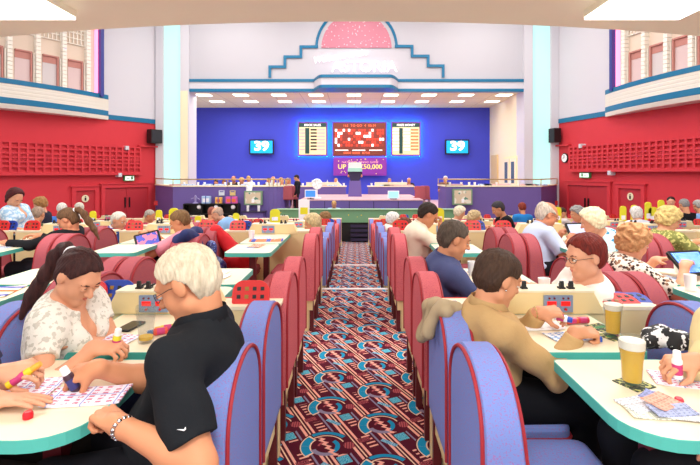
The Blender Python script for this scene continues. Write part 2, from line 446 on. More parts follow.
def door_on(n, W_, xs, ytop, double, side):
    u = sorted((W_.ray(xs[0], ytop)[0], W_.ray(xs[1], ytop)[0])); zt = W_.ray(sum(xs)/2, ytop)[1]; z0 = -.70
    t = empty('door_%d' % n, W_.P((u[0]+u[1])/2, z0)); struct(t)
    T = Matrix.Translation(-t.location)
    def bb(name, m, u0, u1, za, zb, o0, o1, par=t):
        q = MB(); wbox(q, W_, u0, u1, za, zb, o0, o1); q.v = [tuple(Vector(v)-t.location) for v in q.v]; return q.build(name, m, par)
    q = MB(); f = .14
    wbox(q, W_, u[0]-f, u[0], z0, zt+f, 0, .09); wbox(q, W_, u[1], u[1]+f, z0, zt+f, 0, .09); wbox(q, W_, u[0], u[1], zt, zt+f, 0, .09)
    wbox(q, W_, u[0]-f-.06, u[1]+f+.06, zt+f, zt+f+.04, 0, .12)
    q.v = [tuple(Vector(v)-t.location) for v in q.v]; q.build('door_frame', M_red, t)
    M_in = mat('red_door_paint', (186, 50, 60), .45)
    if double:
        m_ = (u[0]+u[1])/2
        for a, c in ((u[0], m_-.008), (m_+.008, u[1])):
            lf = bb('door_leaf', M_in, a, c, z0, zt-.01, .0, .03)
            hu = (m_-.09) if a < m_-.1 else (m_+.09)
            bb('handle', M_black, hu-.02, hu+.02, z0+.85, z0+1.25, .05, .09, lf)
    else:
        lf = bb('door_leaf', M_in, u[0], u[1], z0, zt-.01, 0, .03)
        # round washroom sign plate
        um = (u[0]+u[1])/2; zc = W_.ray(sum(xs)/2, ytop+8)[1]
        q = MB(); fr = W_.frame(um, zc, .04)
        q.lathe([(0, 0), (.13, 0), (.13, .012), (0, .012)], 20, M=(fr.to_3x3() @ Matrix.Rotation(PI/2, 3, 'X')))
        q.v = [tuple(Vector(v)+fr.translation-t.location) for v in q.v]; sp = q.build('sign_plate', mat('cream_plate', (235, 225, 190), .5), lf)
        q = MB(); wbox(q, W_, um-.03, um+.03, zc-.08, zc+.03, .05, .062); wbox(q, W_, um-.018, um+.018, zc+.045, zc+.08, .05, .062)
        q.v = [tuple(Vector(v)-t.location) for v in q.v]; q.build('figure_symbol', M_black, sp)
door_on(1, WL, (75, 94), 190.5, False, 'left'); door_on(2, WL, (104, 147), 187.5, True, 'left')
door_on(3, WR, (569.5, 609), 185.5, True, 'right'); door_on(4, WR, (620.5, 643), 188.5, False, 'right')

M_exit = mat('lit_exit_sign', (235, 250, 240), .4, emit=(235, 250, 240), es=.7)
M_exitg = mat('exit_green', (70, 150, 90), .5)
for W_, x0, y0, x1, y1, side in ((WL, 123, 175.5, 133, 181, 'left'), (WR, 581.5, 172.5, 591.5, 178, 'right')):
    u0 = W_.ray(x0, 178)[0]; u1 = W_.ray(x1, 178)[0]; z1 = W_.ray((x0+x1)/2, y0)[1]; z0 = W_.ray((x0+x1)/2, y1)[1]
    u0, u1 = min(u0, u1), max(u0, u1); t = empty('exit_sign', W_.P((u0+u1)/2, z0))
    tag(t, 'small lit green and white emergency sign above the red double doors, %s wall' % side, 'exit sign')
    for nm, m_, a, c, e_, f_, o0, o1 in (('box', M_exitg, u0, u1, z0, z1, 0, .1), ('face', M_exit, u0+.03, u1-.03, z0+.03, z1-.03, .1, .11)):
        q = MB(); wbox(q, W_, a, c, e_, f_, o0, o1); q.v = [tuple(Vector(v)-t.location) for v in q.v]; fo = q.build(nm, m_, t)
    q = MB(); um = (u0+u1)/2; zm = (z0+z1)/2
    wbox(q, W_, um-.14, um-.05, zm-.05, zm+.05, .111, .118); wbox(q, W_, um+.0, um+.13, zm-.012, zm+.012, .111, .118); wbox(q, W_, um-.115, um-.08, zm+.055, zm+.08, .111, .118)
    q.v = [tuple(Vector(v)-t.location) for v in q.v]; q.build('symbol', M_exitg, t)
# loudspeakers on their brackets, sensors, clock
for W_, x0, y0, x1, y1, side in ((WL, 145, 130, 156, 143.5, 'left'), (WR, 556, 128.5, 566.5, 142.5, 'right')):
    u0 = W_.ray(x0, 137)[0]; u1 = W_.ray(x1, 137)[0]; z1 = W_.ray((x0+x1)/2, y0)[1]; z0 = W_.ray((x0+x1)/2, y1)[1]; u0, u1 = min(u0, u1), max(u0, u1)
    if side == 'right': u0 = .03; u1 = .42
    t = empty('loudspeaker', W_.P((u0+u1)/2, z0)); tag(t, 'black loudspeaker box high on the red wall beside the %s pillar' % side, 'speaker')
    for nm, m_, a, c, e_, f_, o0, o1 in (('cabinet', M_black, u0, u1, z0, z1, .12, .42), ('grille', mat('dark_grille', (40, 40, 48), .7), u0+.03, u1-.03, z0+.04, z1-.04, .42, .43), ('bracket', M_black, (u0+u1)/2-.05, (u0+u1)/2+.05, z0+.1, z0+.3, 0, .12)):
        q = MB(); wbox(q, W_, a, c, e_, f_, o0, o1); q.v = [tuple(Vector(v)-t.location) for v in q.v]; q.build(nm, m_, t)
    q = MB(); wbox(q, W_, 0, .9, z0-.16, z0-.1, 0, .16); o = q.build('wall_shelf', M_red); tag(o, 'narrow red ledge on the wall below the %s loudspeaker' % side, 'shelf')
for W_, px, py, lab in ((WL, 127, 148, 'small white sensor box on top edge of the left fretwork panel'), (WL, 120, 175, 'small white camera dome left of the lit sign on the left wall'),
                        (WR, 580.5, 146, 'small white sensor box on top edge of the right fretwork panel'), (WR, 609.5, 173, 'small white camera dome right of the lit sign on the right wall')):
    u, z = W_.ray(px, py, .2); q = MB(); wbox(q, W_, u-.07, u+.07, z-.08, z+.08, .0, .24); o = q.build('wall_sensor', M_white, bevel=.02); tag(o, lab, 'sensor')
u, z = WR.ray(565.5, 158); fr = WR.frame(u, z, .0)
t = empty('wall_clock', fr.translation); t.rotation_euler = fr.to_euler(); tag(t, 'round white wall clock on the red wall under the right loudspeaker', 'clock')
R_ = Matrix.Rotation(PI/2, 3, 'X')
MB().lathe([(0, 0), (.19, 0), (.20, .05), (.17, .06), (0, .06)], 28, M=R_).build('case', M_black, t)
MB().lathe([(0, .061), (.165, .061), (.165, .064), (0, .064)], 28, M=R_).build('dial', M_paper_w, t)
MB().box(-.008, .008, -.075, -.068, 0, .13).box(-.10, 0, -.075, -.068, -.008, .008).build('hands', M_black, t)

# ------------------------------------------------------------------ curved balcony boxes with windows
def balcony(W_, side, xe, xout, ytop_e, ybot_e):
    """xe: pixel column where the box ends near the stage"""
    ue = W_.ray(xe, 100)[0]
    _, zt = W_.ray(xe, ytop_e); _, zb = W_.ray(xe, ybot_e)
    L = 6.6; n = 24
    t = empty('balcony_box', W_.P(ue, zb)); tag(t, 'curved white balcony box with teal bands and small columns, %s wall' % side, 'balcony')
    def off(f): return .10+.50*math.sin(PI*min(1, max(0, f)))**.8
    prof = [(0, zb, 0), (.92, zb, 0), (1, zb+.12, 0), (1, zb+.13, 1), (1.01, zb+.34, 1), (1, zb+.35, 0)]
    h = zt-(zb+.35)
    for i in range(5):
        a = zb+.35+h*i/5; prof += [(1, a+.02, 0), (1, a+h/5-.035, 0), (.985, a+h/5-.02, 0)] if i < 4 else [(1, a+.02, 0), (1, zt-.16, 0)]
    prof += [(1.01, zt-.15, 1), (1.01, zt, 1), (.9, zt+.01, 1)]
    prof = [(k_, z_) for k_, z_, _ in prof]
    def strip(mb, pr):
        vs = []; m_ = len(pr)
        for i in range(n+1):
            f = i/n; u = ue+L*f
            for k_, z_ in pr: vs.append(W_.P(u, z_, off(f)*k_)-t.location)
        fs = [(i*m_+j, i*m_+j+1, (i+1)*m_+j+1, (i+1)*m_+j) for i in range(n) for j in range(m_-1)]
        mb.add(vs, fs, 0, False)
        for i in (0, n):
            mb.add([vs[i*m_+j] for j in range(m_)]+[W_.P(ue+L*i/n, pr[-1][1], 0)-t.location, W_.P(ue+L*i/n, pr[0][1], 0)-t.location], [tuple(range(m_+2))])
    q = MB(); strip(q, prof)
    vs = []
    for z_ in (zt,): 
        vs = [W_.P(ue+L*i/n, z_, off(i/n)*.93)-t.location for i in range(n+1)]+[W_.P(ue+L, z_, 0)-t.location, W_.P(ue, z_, 0)-t.location]
        q.add(vs, [tuple(range(len(vs)))])
    q.build('balcony_front', mat('white_balcony_paint', (222, 216, 204), .6), t)
    q = MB(); strip(q, [(1.0, zb+.14), (1.03, zb+.15), (1.035, zb+.33), (1.0, zb+.34)]); q.build('lower_band', M_teal, t)
    q = MB(); strip(q, [(1.0, zt-.15), (1.03, zt-.14), (1.03, zt), (.96, zt+.02)]); q.build('top_band', M_teal, t)
    # window wall behind, with columns and upper fretwork
    fu = ue+.35 if side == 'left' else ue+.5
    zc = 8.6
    q = MB(); wbox(q, W_, fu, ue+L-.2, zt, zc, 0, .05); q.v = [tuple(Vector(v)-t.location) for v in q.v]; q.build('screen_wall', mat('pale_pink_wall', (226, 208, 190), .7), t)
    q = MB(); wbox(q, W_, fu-.06, fu+.06, zt-.1, zc, 0, .32); q.v = [tuple(Vector(v)-t.location) for v in q.v]; q.build('frame_post', mat('navy_paint', (50, 60, 140), .5), t)
    q = MB(); wbox(q, W_, fu+.10, fu+.15, zt-.05, zc, .05, .2); q.v = [tuple(Vector(v)-t.location) for v in q.v]; q.build('neon_tube', M_neonpink, t)
    zw = zt+1.05; pitch = .82
    for i in range(6):
        uc = fu+.45+pitch*i
        q = MB()
        for r_ in range(34):
            z_ = zt+r_*.13; wbox(q, W_, uc-.07, uc+.07, z_, z_+.115, .05, .23)
        wbox(q, W_, uc+.09, uc+.12, zt, zw, .05, .15)
        q.v = [tuple(Vector(v)-t.location) for v in q.v]; q.build('column', mat('column_cream', (245, 238, 226), .6), t)
        if i < 5:
            ua, ub = uc+.20, uc+pitch-.18
            q = MB(); wbox(q, W_, ua, ub, zt+.0, zw, .05, .07); q.v = [tuple(Vector(v)-t.location) for v in q.v]; wn = q.build('window_opening', mat('frosted_pane', (206, 198, 200), .3) if i % 2 else mat('frosted_pane_pink', (214, 190, 190), .3), t)
            q = MB(); wbox(q, W_, ua, ub, zw-.22, zw, .071, .085); wbox(q, W_, ua-.05, ua, zt, zw+.05, .05, .14); wbox(q, W_, ua, ub, zw, zw+.05, .05, .14)
            q.v = [tuple(Vector(v)-t.location) for v in q.v]; q.build('window_frame', mat('rose_brown_trim', (190, 130, 120), .6), wn)
            # fretwork above
            q = MB(); z0 = zt+1.65; ua, ub = uc+.08, uc+pitch-.08
            for k_ in range(6):
                z_ = z0+k_*.20; wbox(q, W_, ua, ub, z_, z_+.03, .07, .12)
            for k_ in range(6):
                u_ = ua+(ub-ua)*k_/5; wbox(q, W_, u_-.014, u_+.014, z0, z0+1.0, .07, .12)
            wbox(q, W_, ua, ub, z0+.52, z0+.56, .07, .13)
            q.v = [tuple(Vector(v)-t.location) for v in q.v]; q.build('fretwork', mat('column_cream', (245, 238, 226), .6), t)
balcony(WL, 'left', 107, 0, 96, 120); balcony(WR, 'right', 607.5, 700, 91, 117)
# ------------------------------------------------------------------ proscenium, pillars, header
DP = 19.6
def X(px, d): return (px-CX)*d/F
def Z(py, d): return EYE-(py-CY)*d/F
def column_(n, xs, mats_, nm):
    for i, (a, c) in enumerate(zip(xs[:-1], xs[1:])):
        q = MB(); dd = (0, .12, 0)[i]
        q.box(X(a, DP), X(c, DP), DP-.15+dd, DP+.8, -.9, 9.1); o = q.build('%s' % nm[i], mats_[i])
        struct(o)
column_(0, (157, 164.5, 181.5, 190), (M_white, M_cyan, M_white), ('trim_4', 'trim_5', 'trim_6'))
column_(1, (523, 531.5, 549.5, 557.5), (M_white, M_cyan, M_white), ('trim_7', 'trim_8', 'trim_9'))
zh = Z(91.5, DP)
b = MB(); b.box(X(188, DP), X(525, DP), DP, DP+.35, zh, 9.1); struct(b.build('wall_header', mat('header_white_paint', (190, 188, 196), .7, spec=.2)))
# canopy: two teal mouldings that bow out in the middle
def fascia(z0, z1, o0, m, name, bow=.9):
    n = 40; x0, x1 = X(190, DP), X(523.5, DP); xa, xb = X(314, DP), X(398, DP); vs = []
    for i in range(n+1):
        x = xa+(xb-xa)*i/n; f = i/n; s = min(1, f/.12, (1-f)/.12); s = math.sin(s*PI/2)
        vs.append((x, DP-o0-bow*s))
    pts = [(x0, DP-o0)]+[(xa-.02, DP-o0)]+vs+[(xb+.02, DP-o0), (x1, DP-o0), (x1, DP+.02), (x0, DP+.02)]
    q = MB(); q.prism(pts, XY, z0, z1); o = q.build(name, m); struct(o)
fascia(zh-.02, zh+.10, .10, M_teal, 'trim_10'); fascia(zh+.10, Z(82.2, DP), .06, M_white, 'trim_11'); fascia(Z(82.2, DP), Z(79.4, DP), .10, M_teal, 'trim_12')
# stepped outline and half round
t = empty('stepped_wall_relief', (X(356.5, DP), DP, zh)); tag(t, 'stepped teal outline with half round arch on the white wall above the stage', 'wall relief')
def bar(mb, x0, y0, x1, y1, th=.055):
    xa, xb = sorted((X(x0, DP), X(x1, DP))); za, zb_ = sorted((Z(y0, DP), Z(y1, DP)))
    v_ = (xb-xa) < .2; zx = -th if v_ else th; mb.box(xa-th-t.location.x, xb+th-t.location.x, -.07, 0, za-zx-t.location.z, zb_+zx-t.location.z)
for side, P_ in (('l', [(270, 79), (270, 67), (285, 67), (285, 57), (301, 57), (301, 47), (317, 47)]), ('r', [(443, 79), (443, 66), (428, 66), (428, 56.3), (412, 56.3), (412, 46.5), (396, 46.5)])):
    q = MB()
    for a, c in zip(P_[:-1], P_[1:]): bar(q, *a, *c)
    q.build('stepped_outline', M_teal, t)
cx0, cz0, R0 = 0, Z(48, DP)-t.location.z, 40*DP/F
q = MB(); q.tube([(cx0+R0*math.cos(a), -.03, cz0+R0*math.sin(a)) for a in [PI*i/40 for i in range(41)]], .06, 6); q.build('arch_outline', M_teal, t)
R1 = 35*DP/F
q = MB(); q.prism([(R1*math.cos(PI*i/40), cz0+R1*math.sin(PI*i/40)) for i in range(41)], XZ, -.05, 0); q.build('half_round_panel', M_pinkglit, t)
# neon name
t = empty('neon_sign', (X(363, DP), DP-.07, Z(67, DP))); tag(t, 'pale pink neon lettering on the white wall under the half round panel', 'sign')
text_obj('name_letters', 'ASTORIA', .66, M_neonwhite, t, (0.05, 0, -.02), (PI/2, 0, 0), .02, sx=1.02, bold=-.006)
text_obj('script_letters', 'Welcome to the', .36, M_neonwhite, t, (-.95, 0, .42), (PI/2, 0, 0), .02, sx=.95, shear=.35).rotation_euler = (PI/2, -.16, 0)
l = bpy.data.lights.new('neon_glow', 'AREA'); l.shape = 'RECTANGLE'; l.size = 3.2; l.size_y = .7; l.energy = 2.2; l.color = (1, .35, .42)
o = bpy.data.objects.new('neon_glow', l); COL.objects.link(o); o.location = (X(358, DP), DP-.5, Z(66, DP)); o.rotation_euler = (PI/2, 0, 0)

# stage box
DB = 24.6; zs = 4.92
b = MB(); b.box(-11.5, 8.2, DB, DB+.2, -.9, zs+.3); struct(b.build('wall_back', M_blue))
def tiles(x, y, z, v, c): return mixc(maxx(fract(x/1.2) < .02, fract(y/1.2) < .02), c, lin((205, 180, 150)))
b = MB(); b.box(-11.5, 8.2, DP+.02, DB, zs, zs+.2); struct(b.build('ceiling_stage', mat('stage_ceiling_tiles', (240, 226, 190), .8, pat=tiles)))
b = MB(); b.box(7.05, 7.3, DP+.3, DB, -.9, zs); struct(b.build('wall_stage_right', M_cream))
b = MB(); b.box(-11.5, -11.3, DP, DB, -.9, zs); struct(b.build('wall_stage_left', M_cream))
b = MB(); b.box(X(182, DP)-.0, X(189, DP), DP-.17, DP+.5, -.9, zh); struct(b.build('trim_13', M_cream))
for r_, (py, xs) in enumerate(((95, (204, 241, 279, 316, 354, 391, 429, 466, 504)), (101.5, (217, 251, 285, 319, 354, 388, 422, 457, 492)))):
    for px in xs:
        d = F*(zs-EYE)/(CY-py); t = MB().box(-.30, .30, -.26, .26, -.015, 0).build('downlight', M_lamp2, None, loc=(X(px, d), d, zs-.001))
        tag(t, 'small square lit panel in the stage ceiling, %s row' % ('front', 'back')[r_], 'ceiling light', 'stage ceiling downlights, %s row' % ('front', 'back')[r_])
# doors seen through in the right return wall (glazed door and side door)
t = empty('door_5', (7.05, 21.2, .1)); struct(t)
MB().box(-.05, 0, -.95, .95, 0, 2.15).build('door_frame', mat('pale_yellow_paint', (246, 232, 180), .6), t)
for yy in (-.45, .45):
    l_ = MB().box(-.09, -.05, yy-.4, yy+.4, 0, 2.05).build('door_leaf', M_cream, t)
    MB().box(-.10, -.09, yy-.2, yy+.2, .95, 1.9).build('glass_pane', mat('dark_glass', (90, 110, 120), .2), l_)
t = empty('door_6', (7.05, 23.6, .1)); struct(t)
MB().box(-.07, 0, -.5, .5, 0, 2.3).build('door_leaf', mat('tan_door', (225, 195, 140), .6), t)

# display boards on the blue wall, back-lit
M_bframe = mat('board_frame_purple', (120, 50, 110), .5)
def board(name, label, cat, x0, y0, x1, y1, d=DB-.2, frame=M_bframe, face=None, glow=True):
    cx, cz = X((x0+x1)/2, d), Z((y0+y1)/2, d); w_, h_ = (x1-x0)*d/F/2, (y1-y0)*d/F/2
    t = empty(name, (cx, d, cz)); tag(t, label, cat)
    q = MB(); q.box(-w_, w_, -.06, .02, -h_, h_); q.build('frame', frame, t)
    q = MB(); q.box(-w_+.07, w_-.07, -.075, -.061, -h_+.07, h_-.07); q.build('face', face, t)
    MB().box(-w_*.4, w_*.4, .02, .2, -h_*.3, h_*.3).build('wall_mount', M_black, t)
    if glow:
        e_ = .02
        q = MB(); 
        q.box(-w_+e_, w_-e_, .05, .09, h_-.06, h_-.02); q.box(-w_+e_, w_-e_, .05, .09, -h_+.02, -h_+.06)
        q.box(-w_+e_, -w_+.06, .05, .09, -h_, h_); q.box(w_-.06, w_-e_, .05, .09, -h_, h_)
        q.build('backlight_strip', M_neonblue, t)
    return t, w_, h_
M_bface = mat('board_face_brown', (112, 46, 34), .4, emit=(120, 50, 38), es=.35)
M_rowlit = mat('board_lit_pink', (245, 150, 150), .4, emit=(245, 150, 150), es=.8)
M_cellw = mat('board_lit_white', (255, 245, 240), .4, emit=(255, 245, 240), es=1)
M_cellr = mat('board_cell_red', (205, 60, 40), .4, emit=(205, 60, 40), es=.5)
M_cello = mat('board_text_orange', (255, 110, 70), .4, emit=(255, 110, 70), es=.8)
M_ivory = mat('board_face_ivory', (235, 220, 170), .5, emit=(235, 220, 170), es=.25)
M_dgreen = mat('board_dark_green', (24, 70, 66), .4)
for nm, x0, x1, ttl, sd in (('book_sales_board', 298, 327.5, 'BOOK SALES', 'left'), ('prize_money_board', 391, 420.5, 'PRIZE MONEY', 'right')):
    t, w_, h_ = board('display_board', 'tall %s board with %s heading, back-lit on the blue wall' % ('ivory and dark green', ttl.lower()), 'display board', x0, 122, x1, 156, face=M_ivory)
    MB().box(-w_+.07, w_-.07, -.085, -.076, h_-.27, h_-.07).build('header_strip', M_dgreen, t)
    text_obj('heading', ttl, .15, M_cellw, t, (0, -.09, h_-.17), (PI/2, 0, 0), .003, bold=.003)
    cols = (-w_+.15, -w_+.62) if sd == 'left' else (-w_+.10, -w_+.62)
    MB().box(-w_+.38 if sd == 'left' else -w_+.42, -w_+.60, -.085, -.076, -h_+.12, h_-.32).build('dark_column', M_dgreen, t)
    q = MB(); q2 = MB()
    for i in range(7):
        zc = h_-.40-i*.17
        q.box(-w_+.1, -w_+.36, -.086, -.077, zc-.05, zc+.03) if sd == 'left' else q2.box(-w_+.1, -w_+.40, -.086, -.077, zc-.05, zc+.03)
        q2.box(-w_+.66, -w_+.98, -.086, -.077, zc-.05, zc+.035)
        q.box(-w_+1.0, w_-.12, -.086, -.077, zc-.05, zc+.035)
    q.build('lit_rows', M_rowlit if sd == 'left' else M_cello, t); q2.build('dark_rows', mat('board_dark_row', (60, 40, 36), .5) if sd == 'left' else M_cellw, t)
t, w_, h_ = board('number_board', 'wide orange-red bingo number board in the centre of the blue wall', 'display board', 332.5, 122, 386.5, 156.5, face=M_bface)
rnd = random.Random(39)
text_obj('top_reading', '162  TO GO  4  00:39', .17, M_cello, t, (0, -.08, h_-.2), (PI/2, 0, 0), .003, sx=1.1)
cells = {0: MB(), 1: MB(), 2: MB()}
whites = {(0, 0), (3, 0), (5, 0), (14, 0), (1, 1), (2, 1), (8, 1), (9, 1), (13, 1), (1, 2), (11, 2), (12, 2), (13, 2), (0, 3), (5, 3), (18, 3), (17, 3), (0, 4), (9, 4), (10, 4), (1, 5), (14, 5)}
for r_ in range(6):
    for c_ in range(19):
        k_ = 1 if (c_, r_) in whites else (0 if rnd.random() < .62 else 2)
        xa = -w_+.12+c_*(2*w_-.24)/19; za = h_-.36-(r_+1)*.155
        cells[k_].box(xa+.01, xa+(2*w_-.24)/19-.012, -.084, -.076, za+.012, za+.145)
cells[0].build('red_cells', M_cellr, t); cells[1].build('lit_white_cells', M_cellw, t); cells[2].build('dim_cells', mat('board_cell_dim', (140, 50, 40), .5, emit=(140, 50, 40), es=.3), t)
q = MB()
for i in range(3): q.box(-w_+.15+i*.88, -w_+.82+i*.88, -.084, -.076, -h_+.30, -h_+.345)
q.build('label_strips', M_cellw, t)
text_obj('lower_reading', '0000 0000  8750', .16, M_cello, t, (-.15, -.08, -h_+.18), (PI/2, 0, 0), .003, sx=1.25)
# banner
t, w_, h_ = board('banner', 'purple jackpot banner with yellow lettering below the number board', 'banner', 333.5, 157.5, 386.5, 175.5, frame=mat('purple_banner', (140, 50, 170), .6), face=mat('purple_banner_face', (136, 50, 168), .6), glow=False)
M_yel = mat('banner_yellow', (250, 225, 120), .5, emit=(250, 225, 120), es=.2)
text_obj('main_line', 'UP TO £50,000', .33, M_yel, t, (0, -.08, -.02), (PI/2, 0, 0), .003, bold=.006, sx=1.08)
text_obj('top_line', 'NATIONAL BINGO GAME', .15, mat('banner_pink', (250, 170, 200), .5), t, (0, -.08, .22), (PI/2, 0, 0), .003, sx=1.1, bold=.002)
q = MB()
for i in range(16):
    a, c = rnd.uniform(-w_+.1, w_-.1), rnd.choice((rnd.uniform(.28, h_-.08), rnd.uniform(-h_+.06, -.22))); q.box(a-.022, a+.022, -.085, -.076, c-.022, c+.022)
q.build('confetti', M_yel, t)
# two 39 screens
for x0, x1, sd in ((249.5, 274, 'left'), (445, 469, 'right')):
    t, w_, h_ = board('number_screen', 'black-framed cyan screen showing 39 on the blue wall, %s of the boards' % sd, 'screen', x0, 139.5, x1, 154.5, frame=M_black, face=mat('cyan_screen', (0, 150, 230), .3, emit=(0, 165, 240), es=.9), glow=False)
    text_obj('digits', '39', .66, M_cellw, t, (0, -.08, .03), (PI/2, 0, 0), .003, bold=.024, sx=1.18)

# ------------------------------------------------------------------ raised levels and parapets
# rear mezzanine floor (behind the purple parapets), caller's stage in the middle
struct(MB().box(-6.5, -2.15, 17.16, DB, -.9, .10).build('floor_mezzanine_left', M_pinkcarpet))
struct(MB().box(3.32, 6.68, 17.16, DB, -.9, .10).build('floor_mezzanine_right', M_pinkcarpet))
struct(MB().box(-2.15, 3.32, 20.6, DB, -.9, .10).build('floor_mezzanine_back', M_pinkcarpet))
t = empty('caller_platform', (.3, 16.3, -.70)); tag(t, 'raised purple-fronted caller platform with pink carpet in the middle of the stage', 'platform')
MB().box(-2.2, 2.05, 0, 4.2, 0, 1.24).build('plinth', M_purple, t)
MB().box(-2.22, 2.07, -.02, 4.2, 1.24, 1.275).build('carpet_top', M_pinkcarpet, t)
for i in range(1, 5): MB().box(-2.2+i*.85-.01, -2.2+i*.85+.01, -.012, 0, .02, 1.22).build('panel_seam', M_purple_d, t)
for sx_, x0, x1 in (('left', -2.12, -1.92), ('right', 2.37, 3.28)):
    t = empty('side_steps', ((x0+x1)/2, 16.0, -.70)); tag(t, 'purple steps with pink treads at the %s side of the caller platform' % sx_, 'steps')
    w2 = (x1-x0)/2
    for i in range(3): MB().box(-w2, w2, .6*i, 4.6, .27*i, .27*(i+1)-.02).build('riser', M_purple, t); MB().box(-w2, w2, .6*i-.02, 4.6, .27*(i+1)-.02, .27*(i+1)).build('tread', M_pinkcarpet, t)
# long parapets
def parapet(side, P_, ztop, label):
    t = empty('parapet_wall', (P_[0][0], P_[0][1], -.70)); tag(t, label, 'parapet')
    L_ = Vector((P_[0][0], P_[0][1]))
    th = .14; q = MB(); c_ = MB(); r_ = MB()
    for (a, c) in zip(P_[:-1], P_[1:]):
        a = Vector(a)-L_; c = Vector(c)-L_; dr = (c-a).normalized(); n_ = Vector((-dr.y, dr.x))
        if n_.y < 0: n_ = -n_
        a = a+dr*.003; c = c-dr*.003
        def quad(mb, o0, o1, z0, z1):
            vs = [(*(p+n_*o), z) for z in (z0, z1) for p, o in ((a, o0), (c, o0), (c, o1), (a, o1))]
            mb.add(vs, [(3, 2, 1, 0), (4, 5, 6, 7), (0, 1, 5, 4), (1, 2, 6, 5), (2, 3, 7, 6), (3, 0, 4, 7)])
        quad(q, 0, th, 0, ztop+.70); quad(c_, -.03, .75, ztop+.70, ztop+.745)
    q.build('wall_panel', M_purple, t); c_.build('counter_top', M_beige_l, t)
    pts = [Vector((*(Vector(p)-L_), ztop+.70+.27)) for p in P_]
    MB().tube(pts, .022, 8).build('hand_rail', M_brass, t)
    for p in P_: q0 = Vector((*(Vector(p)-L_), ztop+.70)); MB().tube([q0, q0+Vector((0, 0, .27))], .018, 8).build('rail_post', M_brass, t)
    return t
zt = 1.0
curveL = [(X(283, 17.0)-.5+.55*math.sin(PI/2*i/6)-.0, 17.0+.55*(1-math.cos(PI/2*i/6))) for i in range(7)]
PL = [(X(155.5, 19.4), 19.4), (X(173, 17.0), 17.0), (-4.6, 17.0)]+curveL+[(curveL[-1][0], 18.6)]
parapet('left', PL, zt, 'long purple parapet with cream counter and brass rail, left half of the stage')
PR = [(X(446, 17.0), 18.6), (X(446, 17.0), 17.0), (X(541, 17.0), 17.0), (X(557, 19.4), 19.4)]
parapet('right', PR, zt, 'long purple parapet with cream counter and brass rail, right half of the stage')
# inner counters at the back of the platform
for x0, x1, lab in ((299, 346, 'left'), (368, 414, 'right')):
    d = 20.3; t = empty('stage_counter', (X((x0+x1)/2, d), d, .10)); w2 = (x1-x0)*d/F/2
    tag(t, 'low purple counter with cream top behind the platform, %s of the caller desk' % lab, 'counter')
    MB().box(-w2, w2, 0, .12, 0, .80).build('front_panel', M_purple, t); MB().box(-w2-.02, w2+.02, -.03, .7, .80, .84).build('counter_top', M_beige_l, t)
    MB().box(-w2+.3, w2-.3, .08, .18, .84, 1.0).build('back_ledge', M_beige_l, t)
t = empty('low_wall', (X(427, 17.6), 17.6, -.70)); 
# caller's desk
d = 18.6; t = empty('caller_desk', (X(355, d), d, .575)); tag(t, 'tall purple caller desk with mint lectern top in the middle of the platform', 'desk')
q = MB(); q.prism([(-.27, 0), (.27, 0), (.22, .62), (-.22, .62)], XZ, -.2, .3); q.build('pedestal', M_purple, t)
q = MB(); q.prism([(-.18, .62), (.18, .62), (.27, .98), (-.27, .98)], XZ, -.18, .3); q.build('neck', M_purple_d, t)
q = MB(); q.prism([(-.29, .98), (.29, .98), (.27, 1.12), (-.27, 1.12)], XZ, -.25, .3); q.build('lectern_front', mat('mint_plastic', (160, 210, 195), .5), t)
q = MB(); q.prism([(-.27, 1.12), (.27, 1.12), (.25, 1.34), (-.25, 1.34)], XZ, -.22, .25); q.build('lectern_hood', mat('pale_grey_plastic', (222, 226, 224), .5), t)
bpy.data.objects.remove(bpy.data.objects['low_wall'])
# green parapet across the hall front with black slatted base
x0, x1 = X(277, 15.0), X(463, 15.0)
t = empty('stage_front_barrier', ((x0+x1)/2, 15.0, -.70)); tag(t, 'long green speckled barrier on a black slatted base across the stage front', 'barrier'); w2 = (x1-x0)/2
MB().box(-w2, w2, 0, .2, .62, 1.02).build('green_panel', M_green, t); MB().box(-w2-.02, w2+.02, -.04, .24, 1.02, 1.05).build('top_cap', mat('pale_green_cap', (150, 190, 150), .5), t)
MB().box(-w2, w2, .05, .18, 0, .62).build('base_panel', M_black, t)
q = MB()
for i in range(4): q.box(-.62, .72, -.10+.03*i, .05, .04+i*.14, .13+i*.14)
q.build('base_slats', M_purple_d, t)
# shelving unit with goods, display cases
def rel(px, py, d, t): return at(px, py, d)-t.location
d = 16.6; t = empty('shelf_unit', (X(211, d), d, -.70)); tag(t, 'low black open shelf unit in front of the left purple parapet', 'shelf unit')
w2 = 54*d/F/2; ht = Z(204, d)+.70
MB().box(-w2, w2, .28, .32, 0, ht).build('back_panel', M_black, t)
for i in range(4): x_ = -w2+i*2*w2/3; MB().box(x_-.02, x_+.02, -.05, .28, 0, ht).build('upright', M_black, t)
for z_ in (.05, ht*.36, ht*.68, ht): MB().box(-w2, w2, -.05, .28, z_-.02, z_+.015).build('shelf', M_black, t)
tz = ht-.70+.015
for px, w_, h_, c_, lab in ((194.5, .14, .30, (150, 140, 190), 'small lilac figurine ornament at left end of the black shelf top'),):
    q = MB(); q.lathe([(0, 0), (.10, 0), (.09, .03), (.03, .06), (.05, .14), (.035, .2), (.05, .25), (0, .3)], 14); q.tube([(-.16, 0, .16), (-.04, 0, .2), (.04, 0, .2), (.15, 0, .14)], .02, 6)
    o = q.build('figurine', mat('lilac_glaze', c_, .4), loc=(X(px, d), d+.1, tz)); tag(o, lab, 'ornament')
